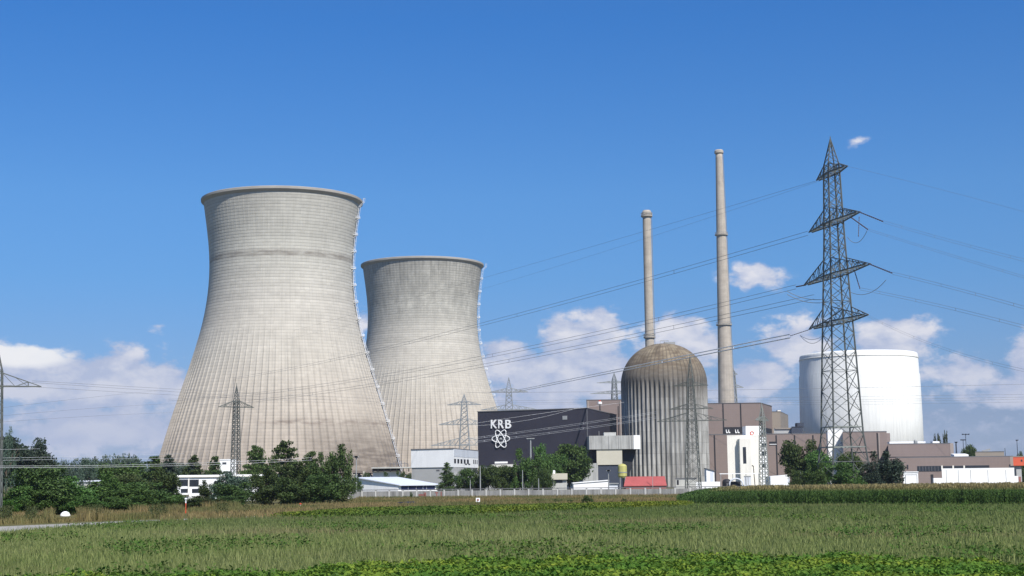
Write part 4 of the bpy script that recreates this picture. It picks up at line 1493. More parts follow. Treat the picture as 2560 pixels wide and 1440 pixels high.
simple_pylon('short one armed pylon in front of the white stair tower', 1911, 0, 1012, 360, [(1051, 20, 10)], 26, 13, 1040, rad(52), 'pylon_grey', 0.17, 0.075)
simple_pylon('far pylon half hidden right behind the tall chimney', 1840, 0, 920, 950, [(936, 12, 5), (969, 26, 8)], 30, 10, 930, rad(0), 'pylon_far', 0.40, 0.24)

# long level lines of the far circuits
for lab, a, b, m_, Y_, r_ in (
        ('uppermost level wire passing right of the dome to the right edge', (1165, 982), (2700, 957), (2310, 966), 640, .09),
        ('second level wire crossing the white cylinder', (1165, 1003), (2700, 984), (2310, 989), 630, .07),
        ('third level wire crossing the white cylinder', (1165, 1006), (2700, 990), (2310, 997), 620, .07),
        ('fourth level wire crossing the white cylinder', (1165, 1010), (2700, 995), (2310, 1002), 610, .06),
        ('lowest level wire crossing the white cylinder', (1660, 1012), (2700, 1002), (2310, 1009), 600, .06)):
    conductor(lab, P(*a, Y_), P(*b, Y_ - 90), m_, r_, 0, 'wire', 'level far wires')
for lab, a, b, m_, Y0_, Y1_, r_, mt in (
        ('upper wire running from the left edge pylon across the left cooling tower', (80, 952), (1180, 1000), (460, 974), 172, 520, .03, 'wire'),
        ('middle wire running from the left edge pylon across the left cooling tower', (80, 956), (1180, 1006), (460, 981), 172, 520, .03, 'wire'),
        ('lower wire running from the left edge pylon across the left cooling tower', (0, 962), (1180, 1010), (460, 989), 168, 520, .03, 'wire'),
        ('faint wire rising right from the left edge below the crossarm', (0, 1020), (420, 975), (150, 1002), 300, 520, .04, 'wire'),
        ('second faint wire rising right from the left edge', (0, 1040), (470, 1008), (200, 1023), 300, 520, .04, 'wire'),
        ('third faint wire rising right from the left edge', (0, 1055), (480, 1030), (220, 1041), 300, 520, .04, 'wire'),
        ('pale wire against the tall dark trees, uppermost', (-60, 1124), (100, 1122), (20, 1123.5), 158, 175, .025, 'wire_sunlit'),
        ('pale wire against the tall dark trees, second from top', (-60, 1146), (460, 1134), (60, 1144), 158, 260, .03, 'wire_sunlit'),
        ('pale wire against the tall dark trees, third from top', (-60, 1152), (460, 1146), (60, 1150), 158, 260, .03, 'wire_sunlit'),
        ('bright pale wire over the left bushes, upper one of the long pair', (-60, 1165), (780, 1144), (300, 1162.5), 150, 215, .028, 'wire_sunlit'),
        ('bright pale wire over the left bushes, lower one of the long pair', (-60, 1169), (780, 1150), (300, 1167), 150, 215, .028, 'wire_sunlit'),
        ('wire sagging across the upper left of the black hall', (1190, 1058), (1560, 1006), (1330, 1037), 480, 470, .055, 'wire_sunlit'),
        ('lower wire across the black hall above the letters', (1190, 1064), (1460, 1014), (1330, 1048), 480, 470, .055, 'wire_sunlit')):
    conductor(lab, P(*a, Y0_), P(*b, Y1_), m_, r_, 0, mt, 'near wires')
for lab, a, b, m_ in (('upper pair of bright wires crossing the black hall and its emblem', (1165, 1098), (1640, 1031), (1400, 1067)),
                      ('lower pair of bright wires crossing the black hall and its emblem', (1165, 1107), (1640, 1044), (1400, 1079))):
    conductor(lab, P(*a, 470), P(*b, 420), m_, .05, .42, 'wire_sunlit', 'near wires')


# ================================================================== masts, lamps, signs
def mast(label, u, vtop, D, head, r=0.09, name='lamp_post', cat='lamp post', mat='steel'):
    X = foot(u, D)
    z = P(u, vtop, D).z
    t = thing(name, label, cat, (X, D, 0), 'lamp posts inside the fence' if name == 'lamp_post' else None)
    MB().tube([(X, D, 0), (X, D, z * .5), (X, D, z)], [r * 1.3, r, r * .7], 8).build('pole', M[mat], t)
    if head:
        w = head / F * D
        MB().box(X - w / 2, X + w / 2, D - .25, D + .25, z, z + .18).build('crossbar', M[mat], t)
        for q in (-.4, 0, .4):
            MB().prism([(X + w * q - .35, D - .5), (X + w * q + .35, D - .5), (X + w * q + .3, D + .2), (X + w * q - .3, D + .2)], z + .183, z + .42).build('floodlight', M[mat], t)
    return t


mast('tall floodlight mast with a flat T head in front of the black hall', 1328, 1099, 420, 17, 0.26, 'floodlight_mast', 'light mast')
mast('thin lamp post just right of the left tree group', 890.5, 1145, 310, 7, 0.13)
mast('thin lamp post at the right corner of the office building', 1201, 1165, 320, 0, 0.12)
mast('thin pale post between the trees left of the tall mast', 1307, 1175, 320, 0, 0.10)
mast('short post right of the tall mast near the guard house', 1347, 1196, 320, 0, 0.10)
mast('short lamp post in front of the garden trees', 1176, 1196, 325, 4, 0.09)
mast('post in front of the slate blue door under the overhanging box', 1522, 1180, 325, 2.5, 0.12)
mast('thin post beside the trees left of the large pylon', 2003, 1180, 300, 0, 0.09)
for u, vt, hd, lab in ((2420, 1087, 18, 'tall dark mast with a wide head behind the right bush'), (2413, 1101, 12, 'smaller mast with an angled head behind the right bush'),
                       (2395, 1107, 5, 'thick dark post left of the right bush'), (2548, 1102, 3, 'slender pole at the far right'), (2517, 1120, 0, 'short thin rod near the right edge')):
    mast(lab, u, vt, 600, hd, 0.16 if u != 2395 else 0.36, 'antenna_mast', 'mast', 'door_blue')

# perimeter fence
FA = Vector((foot(872, 300), 300))
FB = Vector((foot(2620, 268), 268))
fl = thing('perimeter_fence', 'long grey concrete panel fence with light posts and a top rail', 'fence', (FA.x, FA.y, 0))
Fd = (FB - FA)
FL = Fd.length
Fd.normalize()
WF = Wall(tuple(FA), tuple(FB))
gap = 2.86
npst = int(FL / gap)
for k in range(npst + 1):
    mb = MB()
    s = k * gap
    WF.box(mb, s - .14, s + .14, 0, 1.66, 0.0, 0.22)
    mb.build('post', M['fence_post'], fl)
    if k < npst:
        mb = MB()
        WF.box(mb, s + .143, s + gap - .143, 0.05, 1.45, .02, .09)
        for j in range(9):
            q = s + .25 + j * (gap - .5) / 8
            WF.box(mb, q - .06, q + .06, 0.1, 1.4, .093, .14)
        mb.build('panel', M['fence'], fl)
mb = MB()
WF.box(mb, -.2, FL, 1.663, 1.80, -.02, .25)
mb.build('top_rail', M['roof'], fl)
mb = MB()
for (u0, v0, u1, v1) in ((1047, 1235, 1064, 1240), (1060, 1231, 1066, 1243), (1088, 1230, 1096, 1233), (1091, 1230, 1094, 1243), (1102, 1229, 1105, 1242)):
    WF.rect(mb, u0, v0, u1, v1, .143, .15)
mb.build('graffiti', M['red_wall'], fl)


def ground_item(u, v):
    return G(u, v)


# white domed object in the grass, marker posts, sign, odd items
gx, gy = G(163, 1291)
t = thing('hay_bale', 'white wrapped round bale half sunk in the dry grass at left', 'bale', (gx, gy, 0))
r = 12.5 / F * gy
mb = MB()
mb.lathe([(r * math.cos(a), r * 1.0 * math.sin(a)) for a in np.linspace(0, PI / 2 * .98, 9)], 24, gx, gy)
mb.build('wrapping', M['white'], t, smooth=True)
for u, v, hpx, lab in ((464, 1283, 34, 'taller orange red marker post in front of the white gate building'), (751, 1272, 11, 'short orange red marker post at the foot of the left trees')):
    gx, gy = G(u, v)
    h = hpx / F * gy
    t = thing('marker_post', lab, 'marker post', (gx, gy, 0), 'pipeline marker posts')
    MB().tube([(gx, gy, 0), (gx, gy, h * .72)], .075, 8).build('post', M['red_mark'], t)
    MB().tube([(gx, gy, h * .72 + .002), (gx, gy, h)], .065, 8).build('tip', M['white'], t)
    MB().lathe([(.02, h), (.16, h), (.16, h + .06), (.01, h + .16)], 8, gx, gy).build('cap', M['red_mark'] if hpx < 20 else M['white'], t)
gx, gy = G(1195, 1262)
h = (1262 - 1245) / F * gy
w_ = 5.0 / F * gy
t = thing('warning_sign', 'small square white sign with a dark red disc in the meadow', 'sign', (gx, gy, 0))
MB().tube([(gx, gy + .1, 0), (gx, gy + .1, h)], .04, 6).build('post', M['steel'], t)
MB().box(gx - w_, gx + w_, gy, gy + .04, h - 2 * w_, h).build('board', M['white'], t)
mb = MB()
mb.tube([(gx, gy - .03, h - w_), (gx, gy - .005, h - w_)], w_ * .55, 16)
mb.build('disc', M['red_wall'], t)
gx, gy = G(902, 1278)
s = 4.5 / F * gy
t = thing('marker_stone', 'small white block at the field edge', 'stone', (gx, gy, 0))
MB().prism([(gx - s, gy), (gx + s, gy), (gx + s, gy + 2 * s), (gx - s, gy + 2 * s)], 0, s * 1.6, [(gx - s * .9, gy + .02), (gx + s * .9, gy + .02), (gx + s * .9, gy + 1.9 * s), (gx - s * .9, gy + 1.9 * s)]).build('block', M['white'], t)
MB().box(gx - s * .5, gx + s * .5, gy + .3 * s, gy + 1.3 * s, s * 1.603, s * 1.9).build('cap', M['concrete_cl'], t)
for i, (u, v, rp, lab) in enumerate(((1053, 1266, 2.6, 'left of two small white boulders by the dark pit'), (1059, 1268, 3.2, 'right of two small white boulders by the dark pit'))):
    gx, gy = G(u, v)
    r = rp / F * gy
    o = MB().lathe([(r * .8, 0), (r, r * .5), (r * .85, r * 1.2), (r * .4, r * 1.6), (.01, r * 1.7)], 12).build('boulder', M['white'], None, smooth=True)
    o.location = (gx, gy, 0)
    tag(o, lab, 'stone', 'white boulders')
gx, gy = G(1018, 1264)
t = thing('soil_heap', 'low dark heap of soil in the dry meadow', 'heap', (gx, gy, 0))
mb = MB()
w_ = 33 / F * gy
n = 14
rng = random.Random(4)
ringb = [(gx + w_ * math.cos(2 * PI * k / n), gy + 3.0 * math.sin(2 * PI * k / n)) for k in range(n)]
ringt = [(gx + w_ * rng.uniform(.5, .8) * math.cos(2 * PI * k / n), gy + 1.6 * math.sin(2 * PI * k / n)) for k in range(n)]
mb.prism(ringb, 0, [rng.uniform(.35, .6) for _ in range(n)], ringt)
mb.build('soil', M['dark'], t)


# ================================================================== ground
def ground_mat(name, c1, c2, c3, s1=0.02, s2=0.3):
    m, k, b = base_mat(name, 0.95, 0.1)
    t = k.new('ShaderNodeTexCoord')
    O = t.outputs['Object']
    n1 = k.noise(O, s1, 5, 0.6)
    n2 = k.noise(O, s2, 5, 0.65)
    c = k.mix(k.mapr(n1, 0.35, 0.65), (*c1, 1), (*c2, 1))
    c = k.mix(k.mapr(n2, 0.45, 0.68), c, (*c3, 1))
    k.link(c, b.inputs['Base Color'])
    return m


M['ground'] = ground_mat('meadow ground', (0.10, 0.10, 0.04), (0.16, 0.13, 0.06), (0.06, 0.075, 0.025))
M['field'] = ground_mat('field soil under crop', (0.09, 0.12, 0.04), (0.11, 0.13, 0.045), (0.07, 0.09, 0.03), 0.05, 0.6)
M['road'] = ground_mat('farm track gravel', (0.30, 0.29, 0.27), (0.36, 0.35, 0.32), (0.24, 0.23, 0.21), 0.2, 1.5)

mb = MB()
mb.v = [(-6000, -500, 0), (6000, -500, 0), (6000, 9000, 0), (-6000, 9000, 0)]
mb.f = [(0, 1, 2, 3)]
structure(mb.build('ground', M['ground']))
edge_px = [(-260, 1363), (0, 1336), (300, 1311), (700, 1297), (900, 1281), (1200, 1275), (1480, 1268), (1700, 1263), (2560, 1263), (2800, 1263)]
EDGE = [G(*p) for p in edge_px]


def sheet(name, pts, z, mat):
    mb = MB()
    mb.v = [(x, y, z) for x, y in pts]
    mb.f = [tuple(range(len(pts)))]
    return structure(mb.build(name, mat))


sheet('field', [(-60, 12), (60, 12)] + [(EDGE[-1][0], EDGE[-1][1])] + EDGE[::-1][1:], 0.012, M['field'])
# gravel track curving away on the left
trk_a = [G(-260, 1340), G(0, 1317), G(270, 1305), G(480, 1297), G(700, 1288), G(880, 1279)]
trk_b = [G(-260, 1358), G(0, 1332), G(270, 1310.5), G(480, 1301), G(700, 1291), G(880, 1281)]
mb = MB()
for i in range(len(trk_a) - 1):
    a, b, c, d = trk_b[i], trk_b[i + 1], trk_a[i + 1], trk_a[i]
    mb.quad((a[0], a[1], .02), (b[0], b[1], .02), (c[0], c[1], .02), (d[0], d[1], .02))
structure(mb.build('farm_track', M['road']))


# ================================================================== scattered small vegetation (nobody could count it)
def nproj(x, y):
    px, py, pz = x, y, -CZ * np.ones_like(x)
    q = px * _f.x + py * _f.y + pz * _f.z
    return 1280 + F * (px * _r.x + py * _r.y + pz * _r.z) / q, 720 - F * (px * _u.x + py * _u.y + pz * _u.z) / q


EU = np.array([p[0] for p in edge_px], float)
EV = np.array([p[1] for p in edge_px], float)


def scatter(n, d0, d1, power, rng, margin=8):
    u = rng.random(n)
    # pdf of distance ~ d^(1-power)
    e = 2 - power
    if abs(e) < 1e-3:
        d = d0 * (d1 / d0) ** u
    else:
        d = (d0 ** e + u * (d1 ** e - d0 ** e)) ** (1 / e)
    x = (rng.random(n) * 2 - 1) * (d * 0.355 + margin)
    return x, d


def blades(name, label, x, y, h, w, mat, rng, lean=0.35, cat='grass', fork=False):
    n = len(x)
    a = rng.random(n) * 2 * PI
    dxv, dyv = np.cos(a), np.sin(a)
    la = rng.random(n) * 2 * PI
    ll = h * lean * rng.random(n)
    v = np.zeros((n, 5, 3))
    z = 0.0
    v[:, 0] = np.stack([x - dxv * w / 2, y - dyv * w / 2, np.zeros(n)], 1)
    v[:, 1] = np.stack([x + dxv * w / 2, y + dyv * w / 2, np.zeros(n)], 1)
    mx, my = np.cos(la) * ll * .35, np.sin(la) * ll * .35
    v[:, 2] = np.stack([x + mx + dxv * w * .45, y + my + dyv * w * .45, h * .6], 1)
    v[:, 3] = np.stack([x + mx - dxv * w * .45, y + my - dyv * w * .45, h * .6], 1)
    v[:, 4] = np.stack([x + np.cos(la) * ll, y + np.sin(la) * ll, h], 1)
    idx = np.arange(n)[:, None] * 5
    # quad lower, and the tip as a thin quad (repeat of a vertex is avoided by using triangles pair)
    f1 = idx + np.array([[0, 1, 2]])
    f2 = idx + np.array([[0, 2, 3]])
    f3 = idx + np.array([[3, 2, 4]])
    me = npmesh(name, v.reshape(-1, 3), np.concatenate([f1, f2, f3]), mat)
    o = bpy.data.objects.new(name, me)
    C.objects.link(o)
    return tag(o, label, cat, None, 'stuff')


def leaves(name, label, c, size, mat, rng, up=0.5, cat='plants', aspect=0.5):
    """rhombic leaves at centres c (n,3)"""
    v, f = leaf_arrays(c, size, rng, up, aspect)
    me = npmesh(name, v, f, mat)
    o = bpy.data.objects.new(name, me)
    C.objects.link(o)
    return tag(o, label, cat, None, 'stuff')


def leaf_arrays(c, size, rng, up=0.5, aspect=0.5):
    n = len(c)
    nrm = rng.normal(size=(n, 3))
    nrm[:, 2] = np.abs(nrm[:, 2]) + up
    nrm /= np.linalg.norm(nrm, axis=1)[:, None]
    t = rng.normal(size=(n, 3))
    t -= nrm * (t * nrm).sum(1)[:, None]
    t /= np.linalg.norm(t, axis=1)[:, None]
    b = np.cross(nrm, t)
    s = (size * (0.6 + 0.8 * rng.random(n)))[:, None] if not np.isscalar(size) else size * (0.6 + 0.8 * rng.random(n))[:, None]
    v = np.stack([c - t * s, c - b * s * aspect, c + t * s, c + b * s * aspect], 1)
    f = np.arange(n * 4).reshape(n, 4)
    return v.reshape(-1, 3), f


def veg_mat(name, cols, patch_cols, s_patch=0.06, stretch=0.35, transl=0.3, tip=None, far=None, brown=None):
    """crop or grass: per blade variation plus wide patches over the field"""
    m = bpy.data.materials.new(name)
    m.use_nodes = True
    k = N(m.node_tree)
    k.n.clear()
    g = k.new('ShaderNodeNewGeometry')
    pos = g.outputs['Position']
    x, y, z = k.sep(pos)[:3]
    c = k.mix(g.outputs['Random Per Island'], (*cols[0], 1), (*cols[1], 1))
    pv = k.comb(x, k.math('MULTIPLY', y, stretch), 0)
    p1 = k.noise(pv, s_patch, 5, 0.6)
    c2 = k.mix(g.outputs['Random Per Island'], (*patch_cols[0], 1), (*patch_cols[1], 1))
    c = k.mix(k.mapr(p1, 0.42, 0.62), c, c2)
    if far:      # an older sowing on the far part of the field is a deeper green
        nf_ = k.noise(k.comb(k.math('MULTIPLY', x, 0.3), y, 0), 0.03, 4)
        c = k.mix(k.mapr(k.math('ADD', y, k.mapr(nf_, 0.3, 0.7, -25, 25)), 85, 140, 0, 0.6), c, (*far, 1))
    if brown:
        nb_ = k.noise(k.comb(k.math('MULTIPLY', x, 0.5), y, 0), 0.07, 4)
        c = k.mix(k.mapr(nb_, 0.56, 0.68, 0, 0.6), c, (*brown, 1))
    if tip:
        c = k.mix(k.mapr(z, tip[1], tip[2]), c, (*tip[0], 1))
    d = k.new('ShaderNodeBsdfPrincipled')
    d.inputs['Roughness'].default_value = 0.7
    d.inputs['Specular IOR Level'].default_value = 0.15
    tr = k.new('ShaderNodeBsdfTranslucent')
    mx = k.new('ShaderNodeMixShader')
    mx.inputs[0].default_value = transl
    k.link(c, d.inputs['Base Color'])
    k.link(c, tr.inputs['Color'])
    k.link(d.outputs[0], mx.inputs[1])
    k.link(tr.outputs[0], mx.inputs[2])
    o = k.new('ShaderNodeOutputMaterial')
    k.link(mx.outputs[0], o.inputs['Surface'])
    return m


M['grass'] = veg_mat('field grass', ((0.12, 0.165, 0.045), (0.27, 0.30, 0.11)), ((0.15, 0.18, 0.06), (0.29, 0.305, 0.13)), far=(0.075, 0.12, 0.03), brown=(0.25, 0.20, 0.11))
M['weed'] = veg_mat('field weeds', ((0.05, 0.10, 0.02), (0.09, 0.17, 0.03)), ((0.07, 0.13, 0.02), (0.13, 0.20, 0.04)))
M['beet'] = veg_mat('broad leaf crop', ((0.045, 0.11, 0.015), (0.11, 0.22, 0.03)), ((0.08, 0.15, 0.02), (0.24, 0.30, 0.035)), 0.30, 0.8)
M['strip'] = veg_mat('bright crop strip', ((0.05, 0.10, 0.018), (0.09, 0.16, 0.03)), ((0.09, 0.14, 0.015), (0.27, 0.27, 0.03)), 0.03, 0.2)
M['dry'] = veg_mat('dry grass', ((0.19, 0.145, 0.065), (0.32, 0.24, 0.11)), ((0.09, 0.115, 0.035), (0.17, 0.175, 0.065)), 0.07, 0.5)
M['corn'] = veg_mat('maize leaves', ((0.04, 0.08, 0.02), (0.09, 0.16, 0.04)), ((0.05, 0.11, 0.025), (0.12, 0.19, 0.05)), 0.2, 1.0, tip=((0.29, 0.24, 0.11), 1.7, 2.1))

R0 = np.random.default_rng(7)
# grass over the field
x, y = scatter(620000, 40, 205, 1.55, R0, 26)
pu, pv = nproj(x, y)
ev = np.interp(pu, EU, EV)
beet_v = np.interp(pu, [-400, 560, 850, 1000, 1400, 2100, 2400, 2560, 3200], [1478, 1466, 1446, 1432, 1422, 1417, 1430, 1444, 1448]) + 5 * np.sin(pu * .02) + 4 * np.sin(pu * .053)
strip_m = (pu > 900) & (pu < 1750) & (pv < np.interp(pu, [900, 1150, 1700], [1297, 1292, 1271]))
keep = (pv > ev + 1) & (pv < beet_v)
x1, y1 = x[keep], y[keep]
n = len(x1)
hh = (0.20 + 0.26 * R0.random(n)) * (1 + 0.5 * (R0.random(n) > .93))
blades('field_grass', 'olive green grass covering the wide field', x1, y1, hh, (0.012 + y1 * 0.00035) * (0.7 + .6 * R0.random(n)), M['grass'], R0, 0.5)
# tufts of broad leaved weeds, in drifts
x, y = scatter(11000, 44, 170, 1.4, R0)
pu, pv = nproj(x, y)
ok_ = (pv > np.interp(pu, EU, EV) + 3) & (np.sin(x * .35 + 1.3 * np.sin(y * .11)) + np.sin(y * .21 + x * .13) + 1.1 * R0.random(len(x)) > 1.15)
x, y = x[ok_], y[ok_]
k_ = 12
cx = np.repeat(x, k_) + R0.normal(size=len(x) * k_) * .22
cy = np.repeat(y, k_) + R0.normal(size=len(x) * k_) * .22
cz_ = .12 + .42 * R0.random(len(cx))
leaves('field_weeds', 'darker broad leaved weeds growing in drifts through the field grass', np.stack([cx, cy, cz_], 1), 0.085, M['weed'], R0, 0.6, 'weeds')
# bright broad leaved crop along the near edge
x, y = scatter(72000, 36, 64, 1.2, R0, 18)
pu, pv = nproj(x, y)
bv = np.interp(pu, [-400, 560, 850, 1000, 1400, 2100, 2400, 2560, 3200], [1478, 1466, 1446, 1432, 1422, 1417, 1430, 1444, 1448]) + 5 * np.sin(pu * .02) + 4 * np.sin(pu * .053)
ok_ = pv > bv - 2 - 8 * R0.random(len(pv))
x, y = x[ok_], y[ok_]
k_ = 5
cx = np.repeat(x, k_) + R0.normal(size=len(x) * k_) * .13
cy = np.repeat(y, k_) + R0.normal(size=len(x) * k_) * .13
cz_ = .10 + .34 * R0.random(len(cx))
leaves('leaf_crop', 'bright green broad leaved crop along the near edge of the field', np.stack([cx, cy, cz_], 1), 0.085, M['beet'], R0, 0.9, 'crop', .6)
# bright strip with yellow bloom at the far edge
x, y = scatter(150000, 120, 205, 1.0, R0)
pu, pv = nproj(x, y)
up_ = np.interp(pu, EU, EV)
lo_ = np.interp(pu, [640, 900, 1170, 1300, 1700, 1800], [1298, 1298, 1293, 1286, 1270, 1268])
ok_ = (pv > up_) & (pv < lo_) & (pu > 640) & (pu < 1720)
x, y = x[ok_], y[ok_]
k_ = 5
cx = np.repeat(x, k_) + R0.normal(size=len(x) * k_) * .3
cy = np.repeat(y, k_) + R0.normal(size=len(x) * k_) * .3
cz_ = .1 + .5 * R0.random(len(cx))
leaves('flowering_crop', 'bright green crop strip with yellow bloom at the far edge of the field', np.stack([cx, cy, cz_], 1), 0.13, M['strip'], R0, 0.8, 'crop', .6)

# dry grass between field and fence, and along the track
x, y = scatter(330000, 95, 300, 1.2, R0, 12)
pu, pv = nproj(x, y)
up_ = np.interp(pu, [-400, 0, 420, 520, 700, 870, 900, 1700, 1701], [1288, 1286, 1283, 1272, 1270, 1258, 1246, 1238, 1262])
tr0 = np.interp(pu, [-400, 0, 270, 480, 700, 880, 881], [1350, 1313, 1302, 1294, 1286, 1277, 1277])
dn_ = np.interp(pu, EU, EV)
rnd = R0.random(len(pu))
ok_ = (pv > up_) & (pv < dn_ + 1) & (pu < 1725) & ((pv < tr0) | (pu > 880) | ((pu > 400) & (rnd < .5)))
x, y, pu, pv = x[ok_], y[ok_], pu[ok_], pv[ok_]
n = len(x)
ok2 = ~((np.abs(pu - 163) < 24) & (pv > 1285) & (pv < 1300)) & ~((np.abs(pu - 464) < 5) & (pv > 1276))
x, y, pu, pv = x[ok2], y[ok2], pu[ok2], pv[ok2]
n = len(x)
tall = (np.sin(x * .5 + y * .2) + np.sin(x * .23 - 1.1) > .7) & (pu < 700)
hh = np.where(tall, .7 + .6 * R0.random(n), .25 + .45 * R0.random(n))
hh = np.where(np.abs(pu - 163) < 30, hh * .3, hh)
blades('dry_grass', 'tan dry grass and weeds between the field and the fence', x, y, hh, 0.05 + .05 * R0.random(n), M['dry'], R0, .5)
# dark tall weeds standing by the track on the left
x, y = scatter(60000, 95, 165, 1.0, R0, 12)
pu, pv = nproj(x, y)
dens_ = np.sin(pu * .035) + np.sin(pu * .081 + 1) + .7 * R0.random(len(pu))
ok_ = (pu < 760) & (pv < np.interp(pu, [-400, 0, 270, 480, 700], [1345, 1312, 1301, 1293, 1286])) & (pv > np.interp(pu, [-400, 700], [1300, 1274])) & (dens_ > 1.1) & (np.abs(pu - 163) > 24)
x, y = x[ok_], y[ok_]
k_ = 6
cx = np.repeat(x, k_) + R0.normal(size=len(x) * k_) * .12
cy = np.repeat(y, k_) + R0.normal(size=len(x) * k_) * .12
cz_ = .1 + 1.25 * R0.random(len(cx)) ** 1.4
leaves('tall_weeds', 'dark tall weeds beside the gravel track', np.stack([cx, cy, cz_], 1), 0.10, M['leaf_olive'], R0, .1, 'weeds', .35)

# maize field
x, y = scatter(66000, 158, 240, 0.6, R0, 34)
row = np.round(y / .75) * .75 + R0.normal(size=len(y)) * .05
pu, pv = nproj(x, row)
lim = np.interp(pu, [1690, 1760, 1900, 2560, 2800], [1259, 1264, 1265, 1266, 1266])
ok_ = (pu > 1692 + 6 * R0.random(len(pu))) & (pv < lim) & ((y < 206) | (pu < 1840))
x, y, pu = x[ok_], row[ok_], pu[ok_]
order = np.argsort(y)
front = y < 185
sel = front | (R0.random(len(y)) < .6)
x, y, pu = x[sel], y[sel], pu[sel]
n = len(x)
hgt = 2.2 * (0.93 + .14 * R0.random(n)) * np.interp(pu, [1690, 1740, 1840, 1900], [.35, .66, .95, 1])
vs, fs = [], []
base = 0
# stalk
w_ = .035
a = R0.random(n) * PI
c, s = np.cos(a) * w_, np.sin(a) * w_
v = np.stack([np.stack([x - c, y - s, 0 * x], 1), np.stack([x + c, y + s, 0 * x], 1), np.stack([x + c * .4, y + s * .4, hgt * .9], 1), np.stack([x - c * .4, y - s * .4, hgt * .9], 1)], 1)
vs.append(v.reshape(-1, 3))
fs.append(np.arange(n * 4).reshape(n, 4))
base = n * 4
for j in range(9):           # arching leaves
    z0 = hgt * (.12 + .085 * j)
    a = R0.random(n) * 2 * PI
    dx_, dy_ = np.cos(a), np.sin(a)
    L_ = (.55 + .25 * R0.random(n)) * (1 - .04 * j)
    wv = .055
    nx, ny = -dy_ * wv, dx_ * wv
    m1 = np.stack([x + dx_ * L_ * .45, y + dy_ * L_ * .45, z0 + .32 * L_], 1)
    e1 = np.stack([x + dx_ * L_, y + dy_ * L_, z0 + .02 * L_], 1)
    nn = np.stack([nx, ny, 0 * nx], 1)
    p0 = np.stack([x, y, z0], 1)
    v = np.stack([p0 - nn * .6, p0 + nn * .6, m1 + nn, m1 - nn, e1 + nn * .15, e1 - nn * .15], 1)
    vs.append(v.reshape(-1, 3))
    idx = base + np.arange(n)[:, None] * 6
    fs.append(idx + np.array([[0, 1, 2, 3]]))
    fs.append(idx + np.array([[3, 2, 4, 5]]))
    base += n * 6
for j in range(4):           # tassel
    a = R0.random(n) * 2 * PI
    ll = .12
    p0 = np.stack([x, y, hgt * .88], 1)
    e1 = np.stack([x + np.cos(a) * ll, y + np.sin(a) * ll, hgt * 1.03], 1)
    nn = np.stack([-np.sin(a) * .03, np.cos(a) * .03, 0 * x], 1)
    v = np.stack([p0 - nn, p0 + nn, e1 + nn, e1 - nn], 1)
    vs.append(v.reshape(-1, 3))
    fs.append(base + np.arange(n * 4).reshape(n, 4))
    base += n * 4
me = npmesh('maize_field', np.concatenate(vs), np.concatenate(fs), M['corn'])
o = bpy.data.objects.new('maize_field', me)
C.objects.link(o)
tag(o, 'tall green maize with tan tassels along the right side', 'maize', None, 'stuff')


